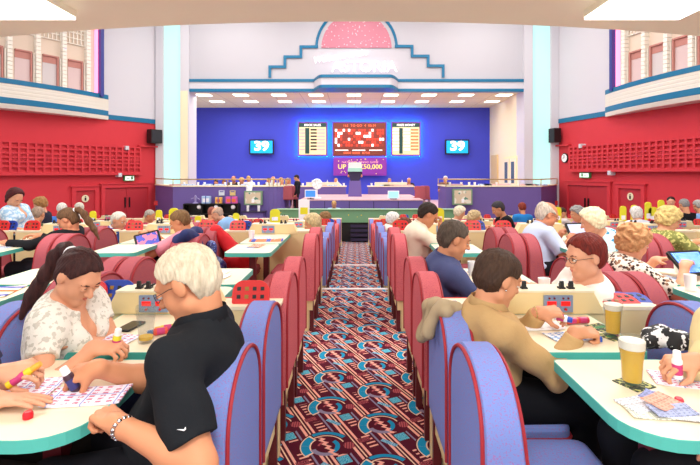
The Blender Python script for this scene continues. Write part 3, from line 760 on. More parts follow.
for px, wd, ht_, c_, lab in ((205.5, .30, .26, (170, 200, 235), 'pale blue gift box on the black shelf top'), (218, .22, .22, (240, 190, 90), 'orange and yellow gift box on the black shelf top'), (231, .40, .24, (220, 90, 170), 'wide magenta gift box at right end of the black shelf top')):
    t = empty('gift_box', (X(px, d), d+.1, tz)); tag(t, lab, 'box')
    MB().box(-wd/2, wd/2, -.08, .08, 0, ht_).build('box_body', mat('gift_%d' % px, c_, .5), t, bevel=.01); MB().box(-wd/2+.04, wd/2-.04, -.085, -.08, .05, ht_*.7).build('front_label', M_paper_w if px < 210 else M_orange, t)
    MB().box(-.015, .015, -.088, .085, -.0, ht_+.004).build('ribbon', M_blueplastic, t)
for i, px in enumerate((199, 216, 233)):
    t = empty('shelf_ornament', (X(px, d), d+.02, Z(208, d)-.12)); tag(t, 'white-faced round ornament on the upper tier of the black shelf unit', 'ornament', 'round ornaments on the shelf tier')
    MB().lathe([(0, 0), (.1, 0), (.1, .03), (.03, .05), (.03, .08)], 16).build('stand', M_black, t); MB().ell((0, 0, .15), (.08, .05, .08)).build('face', M_paper_w, t)
for px, py, c_, lab in ((221.5, 193, (215, 225, 240), 'white notice sheet on the purple parapet above the shelf unit'), (232.5, 193, (225, 200, 130), 'tan notice sheet on the purple parapet above the shelf unit')):
    t = empty('notice', (X(px, 16.95), 16.97, Z(py, 16.95))); tag(t, lab, 'notice')
    MB().box(-.10, .10, -.01, .02, -.09, .09).build('sheet', mat('notice_%d' % px, c_, .6), t); MB().box(-.07, .07, -.014, -.011, .03, .06).build('heading_bar', M_blueplastic, t)
for px0, px1, y0, y1, lab in ((244, 262, 191, 205, 'left'), (453, 472.5, 189, 205, 'right')):
    d = 16.8; t = empty('display_case', (X((px0+px1)/2, d), d, Z(y1, d))); w2 = (px1-px0)*d/F/2; hh = (y1-y0)*d/F
    tag(t, 'green-framed glazed display case fixed to the %s purple parapet' % lab, 'display case')
    MB().box(-w2, w2, 0, .18, 0, hh).build('case_body', mat('sage_frame', (120, 150, 120), .5), t)
    MB().box(-w2+.05, w2-.05, -.012, 0, .05, hh-.05).build('picture', mat('picture_%s' % lab, (214, 196, 168), .5, pat=vor_pat([(150, 120, 110), (230, 225, 210), (90, 140, 120)], 5)), t)
    MB().box(-.05, .05, -.02, -.012, .08, .22).build('small_figure', M_paper_w, t)
t = empty('floor_plinth', (X(253, 16.5), 16.5, -.70)); tag(t, 'dark purple plinth with two white cups under the left display case', 'plinth')
MB().box(-.34, .34, 0, .45, 0, .82).build('body', M_purple, t); MB().box(-.4, .4, -.05, .47, .82, .85).build('top', M_purple_d, t)
for px in (247, 258):
    o = MB().lathe([(0, 0), (.04, 0), (.05, .2), (0, .2)], 12).build('paper_cup', M_paper_w, loc=(X(px, 16.5), 16.62, .15)); tag(o, 'white paper cup on the dark purple plinth', 'cup', 'cups on the purple plinth')
for W_, px, lab in ((WL, 154, 'left'), (WR, 558.5, 'right')):
    u, z = W_.ray(px, 201 if lab == 'right' else 203); q = MB(); u = .55
    x_ = X(155.5 if lab == 'left' else 556, 19.3)+(.12 if lab == 'left' else -.12)
    o = MB().box(-.09, .09, -.04, .04, -.09, .09).build('call_point', M_redplastic, loc=(x_, 19.1, Z(203, 19.1))); tag(o, 'small red fire call point at the %s end of the purple parapet' % lab, 'fire call point')
# things on the counters : bottles, cups, papers
rnd = random.Random(5)
M_cup = mat('white_cup', (245, 245, 245), .4); M_bot = mat('clear_bottle', (225, 228, 225), .3)
def counter_thing(px, d, z, kind):
    if kind == 'bottle':
        o = MB().lathe([(0, 0), (.035, 0), (.038, .16), (.012, .21), (.014, .26), (0, .26)], 10).build('bottle', M_bot, loc=(X(px, d), d, z)); tag(o, 'pale bottle standing on a stage counter', 'bottle', 'bottles along the stage counters')
    elif kind == 'cup':
        o = MB().lathe([(0, 0), (.035, 0), (.045, .12), (.04, .12), (.03, .01)], 10).build('cup', M_cup, loc=(X(px, d), d, z)); tag(o, 'white cup standing on a stage counter', 'cup', 'cups along the stage counters')
    else:
        o = MB().box(-.22, .22, -.12, .12, 0, .05).build('paper_stack', mat('pinkish_paper', (235, 190, 190), .6) if kind == 'pink' else M_paper_b, loc=(X(px, d), d, z)); tag(o, '%s stack of papers on a stage counter' % ('pink' if kind == 'pink' else 'blue and white'), 'papers', '%s paper stacks on the stage counters' % kind)
for px in range(176, 283, 7):
    counter_thing(px+rnd.uniform(-2, 2), 17.3, zt+.045, rnd.choice(('bottle', 'cup', 'pink', 'blue', 'cup')))
for px in list(range(448, 540, 7)):
    counter_thing(px+rnd.uniform(-2, 2), 17.3, zt+.045, rnd.choice(('bottle', 'cup', 'pink', 'blue', 'bottle')))
for px in list(range(302, 345, 6))+list(range(371, 413, 6)):
    counter_thing(px+rnd.uniform(-2, 2), 20.45, .94, rnd.choice(('bottle', 'cup', 'pink', 'blue')))
# small stage monitors, fan
for px, py, lab in ((310.5, 194, 'small blue monitor at the left front corner of the caller platform'), (393.5, 195, 'small pale blue sign screen on the right front of the platform')):
    d = 16.5; t = empty('monitor', (X(px, d), d, .575)); tag(t, lab, 'monitor'); hh = Z(py, d)-.575
    MB().box(-.12, .12, 0, .14, 0, .03).box(-.02, .02, .04, .08, 0, hh).build('stand', M_black, t); MB().box(-.2, .2, .0, .05, hh-.13, hh+.15).build('screen_case', M_paper_w, t)
    MB().box(-.17, .17, -.01, 0, hh-.10, hh+.12).build('screen', mat('mon_%d' % px, (60, 130, 220) if px < 350 else (150, 215, 245), .3, emit=(60, 130, 220) if px < 350 else (150, 215, 245), es=.6), t)
d = 17.2; t = empty('pedestal_fan', (X(317, d), d, .575)); tag(t, 'white pedestal fan standing on the left of the caller platform', 'fan')
MB().lathe([(0, 0), (.16, 0), (.16, .03), (.02, .05), (.018, .5), (0, .5)], 16).build('stand', M_cup, t)
R_ = Matrix.Rotation(PI/2, 3, 'X'); MB().lathe([(.17, -.04), (.2, 0), (.17, .04), (.15, 0)], 20, c=(0, 0, .52), M=R_).build('guard_ring', M_cup, t)
q = MB()
for i in range(4): a = i*PI/2+.4; q.tube([(0, 0, .52), (.15*math.cos(a), 0, .52+.15*math.sin(a))], [.03, .05], 6)
q.build('blades', M_cup, t)
# extra boxy sign stands by the hall front
for px, c_, lab in ((304, M_paper_w, 'white A4 notice stand in front of the green barrier, left'), ):
    t = empty('notice_stand', (X(304, 13.8), 13.8, FD(13.8))); tag(t, lab, 'notice stand')
    MB().box(-.15, .15, 0, .2, 0, .02).box(-.015, .015, .05, .08, 0, 1.35).build('post', M_black, t); MB().box(-.16, .16, 0, .03, .75, 1.38).build('board', M_paper_w, t); MB().box(-.11, .11, -.006, 0, .95, 1.15).build('picture', M_yellow, t)
# ------------------------------------------------------------------ booth chair (back plane x=0, seat towards +x)
def make_chair(mu, mname):
    t = empty('booth_chair')
    W, z0, zt = .25, .30, .90
    def prof(off=0, n=22):     # arch outline in (y, z), leaning a little to the far side
        out = [(-W+off, z0+off), (-W+off, .66)]
        for i in range(1, n):
            a = PI-PI*i/n; y = math.cos(a)*(W-off); z = .66+math.sin(a)**.8*(zt-.66-off); out.append((y, z))
        out += [(W-off, .66), (W-off, z0+off)]; return out
    def th(z): return .105+.075*max(0, (zt-z)/.6)**1.8
    P_ = prof(); n = len(P_)
    q = MB(); rings = []
    for (off, fx) in ((.008, 0), (0, .05), (0, .5), (0, .95), (.008, 1.0)):
        o_ = prof(off); rings.append([(th(z)*fx if fx != .5 else th(z)*.5, y, z) for (y, z) in o_])
    vs = [p for r in rings for p in r]; fs = []
    for k in range(4):
        for i in range(n): fs.append((k*n+i, k*n+(i+1) % n, (k+1)*n+(i+1) % n, (k+1)*n+i))
    q.add(vs, fs, 0, True)
    # fan caps with inner dome
    for k, s_ in ((0, -1), (4, 1)):
        ring = rings[k]; inner = []
        for (x, y, z) in ring:
            yy = y*.86; zz = .6+(z-.6)*.88; inner.append(((th(zz)+.008) if k == 4 else -.006, yy, zz))
        m0 = len(q.v); q.v += [tuple(p) for p in ring]+inner
        for i in range(n): q.f.append((m0+i, m0+(i+1) % n, m0+n+(i+1) % n, m0+n+i)); q.mi.append(0); q.sm.append(True)
        q.f.append(tuple(m0+n+i for i in range(n))); q.mi.append(0); q.sm.append(False)
    q.build('backrest', mu, t)
    for fx in (0.0, 1.0):
        pts = [(th(z)*fx + (.004 if fx else -.004), y, z) for (y, z) in prof(.012)]
        MB().tube(pts, .0075, 6).build('piping', M_piping, t)
    q = MB(); q.prism(rrect(.07, .52, -.24, .24, .05), XY, .355, .455); q.build('seat', mu, t, bevel=.02)
    MB().tube([(x, y, .405) for x, y in rrect(.068, .523, -.243, .243, .05)], .007, 6, closed=True).build('piping', M_piping, t)
    MB().box(.06, .44, -.21, .21, .0, .352).box(.02, .06, -.21, .21, .2, .35).build('plinth', M_beige, t)
    for s in (-1, 1): MB().box(.012, .05, s*.19-.018, s*.19+.018, 0, .40).build('leg', M_maroonmetal, t)
    return t
CH = {'blue': make_chair(M_cblue, 'blue'), 'pink': make_chair(M_cpink, 'pink'), 'maroon': make_chair(M_cmar, 'maroon')}
CH_USED = set()
ORD = ['nearest', 'second', 'third', 'fourth', 'fifth', 'sixth', 'seventh', 'eighth', 'ninth', 'tenth', 'eleventh', 'twelfth', 'thirteenth', 'fourteenth', 'fifteenth']
def place_chair(side, k, outer, row, d, color):
    c = 1.0+1.26*k; xb = c+(.61 if outer else -.62)
    x = side*xb
    face_away = (not outer)           # inner chairs back onto the aisle
    dirx = side*(1 if face_away else -1)
    px = CX+F*x/d
    if px < -75 or px > 775: return
    if color in CH_USED: t = copy_tree(CH[color])
    else: t = CH[color]; CH_USED.add(color)
    t.location = (x, d, FD(d)); t.rotation_euler = (0, 0, 0 if dirx > 0 else PI)
    sd = 'left' if side < 0 else 'right'
    blk = ['block beside it', 'second block out', 'third block out', 'fourth block out', 'fifth block out', 'sixth block out', 'seventh block out'][k]
    tag(t, '%s booth chair %s of aisle, %s, %s row, back towards %s' % (color, sd, blk, ORD[row], 'aisle' if face_away else 'side wall'), 'chair', 'upholstered booth chairs')
ROWS = [(1.62, 0), (2.17, 0), (2.84, 1), (3.36, 1), (4.66, 1), (5.2, 1), (6.42, 2), (6.98, 2), (7.86, 2), (8.4, 2), (9.5, 3), (10.9, 3), (12.5, 4)]
PARTS = [2.47, 5.70, 8.78, 11.7, 14.0]
BAYC = ['blue', 'pink', 'blue', 'pink', 'blue']
NB_ = [1, 3, 4, 5, 6]
for ri, (d, bay) in enumerate(ROWS):
    for side in (-1, 1):
        for k in range(NB_[bay]):
            for outer in (0, 1):
                col_ = BAYC[bay]
                if k > 0 or (outer and bay > 0): col_ = 'maroon' if bay in (1, 3) else 'pink'
                if bay >= 2 and k > 0: col_ = 'maroon'
                if bay == 2 and k == 0: col_ = 'blue'
                if (d, side, k, outer) == (5.2, -1, 0, 0): pass
                place_chair(side, k, outer, ri, d, col_)

# ------------------------------------------------------------------ tables
def make_table(y0, y1, near_r, far_r):
    t = empty('booth_table'); x0, x1 = -.215, .215
    rr = [far_r, far_r, near_r, near_r]
    o_ = rrect(x0, x1, y0, y1, rr, 6)
    MB().prism(o_, XY, .725, .76).build('table_top', M_table, t)
    cx_, cy_ = 0, (y0+y1)/2
    q = MB(); n = len(o_)
    def grow(g): 
        out = []
        for i in range(n):
            a = Vector(o_[i-1]); p = Vector(o_[i]); c = Vector(o_[(i+1) % n])
            e1 = (p-a); e2 = (c-p); nn = Vector((0, 0))
            for e in (e1, e2):
                if e.length > 1e-6: nn += Vector((e.y, -e.x)).normalized()
            nn.normalize(); out.append(p+nn*g)
        return out
    a, b_ = grow(.0), grow(.004)
    vs = [(*p, .724) for p in a]+[(*p, .724) for p in b_]+[(*p, .7605) for p in b_]+[(*p, .7605) for p in a]
    q.add(vs, [(k*n+i, k*n+(i+1) % n, (k+1) % 4*n+(i+1) % n, (k+1) % 4*n+i) for k in range(4) for i in range(n)])
    q.build('edge_band', M_edge, t)
    MB().box(-.03, .03, cy_-.03, cy_+.03, .02, .725).build('leg', M_maroonmetal, t)
    MB().box(-.16, .16, cy_-.04, cy_+.04, 0, .025).build('foot', M_maroonmetal, t)
    return t
TPROTO = {}
TROWS = {1: [(1.30, 1.86, .15, .02), (1.94, 2.46, .03, 0)], 2: [(2.62, 3.06, 0, .06), (3.12, 3.64, .04, .05), (4.34, 4.88, .06, .02), (4.93, 5.69, .03, 0)],
         3: [(5.86, 6.6, 0, .03), (6.68, 7.22, .03, .05), (7.6, 8.1, .05, .02), (8.15, 8.77, .03, 0)], 4: [(9.2, 9.8, .03, .05), (10.7, 11.69, .05, 0)], 5: [(12.2, 12.8, .05, .05)]}
tr = 0
for bay, rows in TROWS.items():
    for (y0, y1, nr, fr_) in rows:
        for side in (-1, 1):
            for k in range(NB_[bay-1]):
                c = side*(1.0+1.26*k); ym = (y0+y1)/2; px = CX+F*c/ym
                if px < -60 or px > 760: continue
                key = (round(y1-y0, 3), nr, fr_)
                if key not in TPROTO: TPROTO[key] = t = make_table(-(y1-y0)/2, (y1-y0)/2, nr, fr_)
                else: t = copy_tree(TPROTO[key])
                t.location = (c, ym, FD(y0+.3))
                tag(t, 'cream table with teal edge, %s of aisle, %s, %s table row' % ('left' if side < 0 else 'right', ['beside the aisle', 'second block out', 'third block out', 'fourth block out', 'fifth block out', 'sixth block out'][k], ORD[tr]), 'table', 'booth tables')
        tr += 1

# ------------------------------------------------------------------ partitions with control consoles
def make_partition():
    t = empty('booth_partition')
    MB().box(-.60, .60, 0, .05, 0, .78).build('panel', M_beige, t, bevel=.004)
    MB().box(-.60, .60, -.005, .16, .78, .80).build('ledge', M_beige_l, t)
    MB().box(-.60, .60, .16, .168, .775, .803).build('ledge_trim', M_redplastic, t)
    q = MB(); q.prism([(-.31, .762), (.31, .762), (.29, .80), (.25, .875), (-.25, .875), (-.29, .80)], XZ, -.012, .13); q.build('console', M_beige, t, bevel=.003)
    MB().box(-.25, .25, -.016, .134, .875, .885).build('console_top', M_beige_l, t)
    cp = MB().box(-.075, .075, -.024, -.012, .775, .862).build('control_panel', M_panelgrey, t)
    for sx in (-.036, .036):
        MB().box(sx-.024, sx+.024, -.027, -.0241, .808, .832).build('red_display', mat('red_led_display', (225, 30, 30), .4, emit=(230, 20, 20), es=.6), cp)
        for bx in (-.013, .013): MB().lathe([(.0, 0), (.005, 0), (.005, .006), (0, .006)], 8, c=(sx+bx, -.0241, .848), M=Matrix.Rotation(PI/2, 3, 'X')).build('button', mat('dark_red_button', (120, 20, 24), .4), cp)
        MB().lathe([(.0, 0), (.007, 0), (.006, .009), (0, .009)], 10, c=(sx-.0, -.0241, .791), M=Matrix.Rotation(PI/2, 3, 'X')).build('knob', M_redplastic, cp)
    for sx in (-.15, -.10, .10, .15):
        q = MB(); q.box(sx-.016, sx+.016, .02, .055, .885, .893); q.prism([(.02, .89), (.05, .89), (.038, .925), (.026, .925)], lambda a, b, t_: (t_, a, b), sx-.009, sx+.009); q.tube([(sx, .05, .893), (sx+.012, .085, .897)], .006, 6); q.build('black_clip', M_black, t)
    return t
def make_board(m, nm):
    """slotted bingo slider board, rounded top, leaning back"""
    t = empty('slider_board')
    o_ = rrect(-.10, .10, 0, .125, [.06, .06, .012, .012], 6)
    q = MB(); q.prism(o_, XZ, 0, .022); q.build('casing', m, t, bevel=.004)
    q = MB(); y_ = MB()
    for i in range(4):
        for j in range(2):
            (y_ if i == 1 else q).box(-.074+i*.042, -.054+i*.042, -.003, .0, .028+j*.042, .048+j*.042)
    q.build('slots', M_black, t); y_.build('yellow_slots', mat('yellow_slot', (150, 110, 40), .5), t)  # one column of slots is coloured yellow, the others black
    return t
pp = make_partition(); first = True
BR = make_board(M_redplastic, 'red'); BB = make_board(M_blueplastic, 'blue'); used = {'red': 0, 'blue': 0}
rnd = random.Random(11)
for pi_, d in enumerate(PARTS):
    for side in (-1, 1):
        for k in range([2, 4, 5, 6, 6][pi_]):
            c = side*(1.0+1.26*k); px = CX+F*c/d
            if px < -60 or px > 760: continue
            t = pp if first else copy_tree(pp); first = False
            zf = FD(d-.3); t.location = (c, d, zf)
            for ch in t.children:
                if ch.name.startswith('control_panel'): ch.location.x = .06 if side > 0 else -.05
            sd = 'left' if side < 0 else 'right'; bl = ['beside the aisle', 'second block out', 'third block out', 'fourth block out', 'fifth block out', 'sixth block out'][k]
            tag(t, 'beige partition with control console, %s of aisle, %s, %s partition row' % (sd, bl, ORD[pi_]), 'partition', 'booth partitions')
            for s2 in (-1, 1):
                if rnd.random() < (.2, .3, .5, .6, .6)[pi_] and pi_ > 0: continue
                if pi_ == 0 and side == 1 and s2 == -1: continue
                for ci, cc in enumerate(('red', 'blue')):
                    if cc == 'blue' and not (pi_ == 0 and side == 1) and rnd.random() < .75: continue
                    P0 = BR if cc == 'red' else BB
                    g = P0 if not used[cc] else copy_tree(P0); used[cc] += 1
                    flat = (pi_ == 0 and side == 1)
                    g.location = (c+s2*.44+(.07 if ci else 0), d+.04+(.03 if ci else 0), zf+.80+(.0 if not ci else 0)); g.rotation_euler = (math.radians(-76 if flat else -18-8*ci), 0, rnd.uniform(-.1, .1))
                    if pi_ == 0 and side == -1 and ci: g.location.x += .06
                    tag(g, '%s slotted board, %s of aisle, %s, %s side, %s partition row' % (cc, sd, bl, 'left' if s2 < 0 else 'right', ORD[pi_]), 'bingo board', '%s slotted bingo boards' % cc)
# ------------------------------------------------------------------ figures: smooth distance fields turned into one surface
A3 = lambda *v: np.array(v, dtype=np.float32)
class Fld:
    def __init__(s, lo, hi, h):
        s.h = h; s.lo = np.array(lo)-2*h; s.n = np.maximum(4, np.ceil((np.array(hi)+2*h-s.lo)/h).astype(int)+1)
        s.F = np.full(s.n, 1.0, np.float32)
    def _g(s, lo, hi, pad):
        i0 = np.clip(np.floor((np.array(lo)-pad-s.lo)/s.h).astype(int), 0, s.n-1); i1 = np.clip(np.ceil((np.array(hi)+pad-s.lo)/s.h).astype(int)+1, 1, s.n)
        if (i1 <= i0).any(): return None
        ax = [(s.lo[a]+s.h*np.arange(i0[a], i1[a])).astype(np.float32) for a in range(3)]
        return tuple(slice(i0[a], i1[a]) for a in range(3)), ax[0][:, None, None], ax[1][None, :, None], ax[2][None, None, :]
    def add(s, prim, k=.03, infl=0, tex=None):
        fn, lo, hi = prim; g = s._g(lo, hi, k+abs(infl)+.012)
        if g is None: return
        sl, x, y, z = g; d = fn(x, y, z)-infl
        if tex: d = d+tex(x, y, z)
        a = s.F[sl]
        if k > 0: hh = np.maximum(k-np.abs(a-d), 0)/k; s.F[sl] = np.minimum(a, d)-hh*hh*k*.25
        else: s.F[sl] = np.minimum(a, d)
    def sub(s, prim, k=.01, infl=0):
        fn, lo, hi = prim; g = s._g(lo, hi, k+abs(infl)+.012)
        if g is None: return
        sl, x, y, z = g; d = -(fn(x, y, z)-infl); a = s.F[sl]
        hh = np.maximum(k-np.abs(a-d), 0)/k; s.F[sl] = np.maximum(a, d)+hh*hh*k*.25
    def clip(s, n, p):   # remove the half space where n.(q-p) > 0
        ax = [(s.lo[a]+s.h*np.arange(s.n[a])).astype(np.float32) for a in range(3)]
        d = n[0]*(ax[0][:, None, None]-p[0])+n[1]*(ax[1][None, :, None]-p[1])+n[2]*(ax[2][None, None, :]-p[2])
        s.F = np.maximum(s.F, d)
    def mesh(s, name, m, parent):
        Fv = s.F; sg = Fv < 0
        c = sg[:-1, :-1, :-1].astype(np.int8)
        cnt = np.zeros_like(c)
        for dx in (0, 1):
            for dy in (0, 1):
                for dz in (0, 1): cnt += sg[dx:dx+c.shape[0], dy:dy+c.shape[1], dz:dz+c.shape[2]]
        I, J, K = np.nonzero((cnt > 0) & (cnt < 8))
        if len(I) == 0: return None
        V = {}
        for dx in (0, 1):
            for dy in (0, 1):
                for dz in (0, 1): V[dx, dy, dz] = Fv[I+dx, J+dy, K+dz]
        acc = np.zeros((len(I), 3), np.float32); w_ = np.zeros(len(I), np.float32)
        for a in V:
            for ax in range(3):
                if a[ax]: continue
                b = list(a); b[ax] = 1; b = tuple(b); fa, fb = V[a], V[b]; m_ = (fa < 0) != (fb < 0)
                t = np.where(m_, fa/np.where(m_, fa-fb, 1), 0)
                for q in range(3): acc[:, q] += np.where(m_, a[q]+(t if q == ax else 0), 0)
                w_ += m_
        P = (acc/w_[:, None]+np.stack([I, J, K], 1))*s.h+s.lo
        idx = np.full(cnt.shape, -1, np.int32); idx[I, J, K] = np.arange(len(I))
        quads = []
        for ax in range(3):
            o = [(1, 2), (2, 0), (0, 1)][ax]
            a0 = [slice(1, -1)]*3; a0[ax] = slice(0, -1); a1 = list(a0); a1[ax] = slice(1, None)
            A, B = sg[tuple(a0)], sg[tuple(a1)]
            E0 = np.nonzero(A != B); flip = A[E0]
            base = [E0[q]+(0 if q == ax else 1) for q in range(3)]
            def cell(du, dv):
                c_ = [b.copy() for b in base]; c_[o[0]] -= du; c_[o[1]] -= dv; return idx[c_[0], c_[1], c_[2]]
            q = np.stack([cell(1, 1), cell(0, 1), cell(0, 0), cell(1, 0)], 1); q[~flip] = q[~flip][:, ::-1]
            quads.append(q)
        Q = np.concatenate(quads); Q = Q[(Q >= 0).all(1)]
        me = bpy.data.meshes.new(name)
        me.vertices.add(len(P)); me.vertices.foreach_set('co', P.astype(np.float32).ravel())
        me.loops.add(len(Q)*4); me.loops.foreach_set('vertex_index', Q.ravel().astype(np.int32))
        me.polygons.add(len(Q)); me.polygons.foreach_set('loop_start', np.arange(0, len(Q)*4, 4, dtype=np.int32))
        me.polygons.foreach_set('loop_total', np.full(len(Q), 4, np.int32)); me.polygons.foreach_set('use_smooth', np.ones(len(Q), bool))
        me.update(calc_edges=True); me.validate(); me.materials.append(m)
        o_ = bpy.data.objects.new(name, me); COL.objects.link(o_); o_.parent = parent; return o_
def cap(a, b, r1, r2=None):
    r2 = r1 if r2 is None else r2; a = np.array(a, float); b = np.array(b, float); ab = b-a; L2 = max(1e-9, float(ab@ab)); r = max(r1, r2)
    def fn(x, y, z):
        px, py, pz = x-a[0], y-a[1], z-a[2]; t = np.clip((px*ab[0]+py*ab[1]+pz*ab[2])/L2, 0, 1)
        return np.sqrt((px-t*ab[0])**2+(py-t*ab[1])**2+(pz-t*ab[2])**2)-(r1+(r2-r1)*t)
    return fn, np.minimum(a, b)-r, np.maximum(a, b)+r
def capclip(a, b, r1, r2, ta=-1e3, tb=1.0):
    a = np.array(a, float); b = np.array(b, float); fn0, lo, hi = cap(a, b, r1, r2); ab = b-a; L = math.sqrt(ab@ab); u = ab/L
    def fn(x, y, z):
        d = fn0(x, y, z); q = (x-a[0])*u[0]+(y-a[1])*u[1]+(z-a[2])*u[2]; return np.maximum(d, q-L*tb)
    return fn, lo, hi
def ellp(c, r, R=None):
    c = np.array(c, float); r = np.array(r, float); R = np.eye(3) if R is None else np.array(R, float); mx = float(max(r))
    def fn(x, y, z):
        px, py, pz = x-c[0], y-c[1], z-c[2]
        q = [(R[0, i]*px+R[1, i]*py+R[2, i]*pz) for i in range(3)]
        k0 = np.sqrt(sum((q[i]/r[i])**2 for i in range(3))); k1 = np.sqrt(sum((q[i]/r[i]**2)**2 for i in range(3)))
        return k0*(k0-1)/np.maximum(k1, 1e-6)
    ext = np.sqrt(((R*r[None, :])**2).sum(1)); return fn, c-ext, c+ext
def rot(ax, a):
    return np.array(Matrix.Rotation(a, 3, ax))
def unit(v): v = np.array(v, float); return v/max(1e-9, math.sqrt(v@v))

def skinm(rgb): return mat('skin_%d_%d_%d' % rgb, tuple(int(a*b) for a, b in zip(rgb, (.94, .88, .84))), .5, vary=.05, vscale=14, spec=.35)
EYEM = None
def eyeball(parent, c, H, iris=(70, 60, 50)):
    q = MB(); r = .0125; vs = []; n = 12; R_ = Matrix([list(row) for row in H])
    rings = [0, .25, .55, .9, 1.3, 1.8, 2.4, PI]; fs = []; mi = []
    for th_ in rings:
        for k in range(n):
            a = 2*PI*k/n; vs.append(R_ @ Vector((r*math.sin(th_)*math.cos(a), r*math.cos(th_), r*math.sin(th_)*math.sin(a)))+Vector(c))
    for i in range(len(rings)-1):
        for k in range(n): fs.append((i*n+k, i*n+(k+1) % n, (i+1)*n+(k+1) % n, (i+1)*n+k)); mi.append(0 if i < 1 else 1 if i < 2 else 2)
    q.v = [tuple(v) for v in vs]; q.f = fs; q.mi = mi; q.sm = [True]*len(fs)
    return q.build('eye', [mat('pupil', (10, 10, 10), .2), mat('iris_%d' % iris[0], iris, .2), mat('eye_white', (236, 230, 224), .3)], parent)

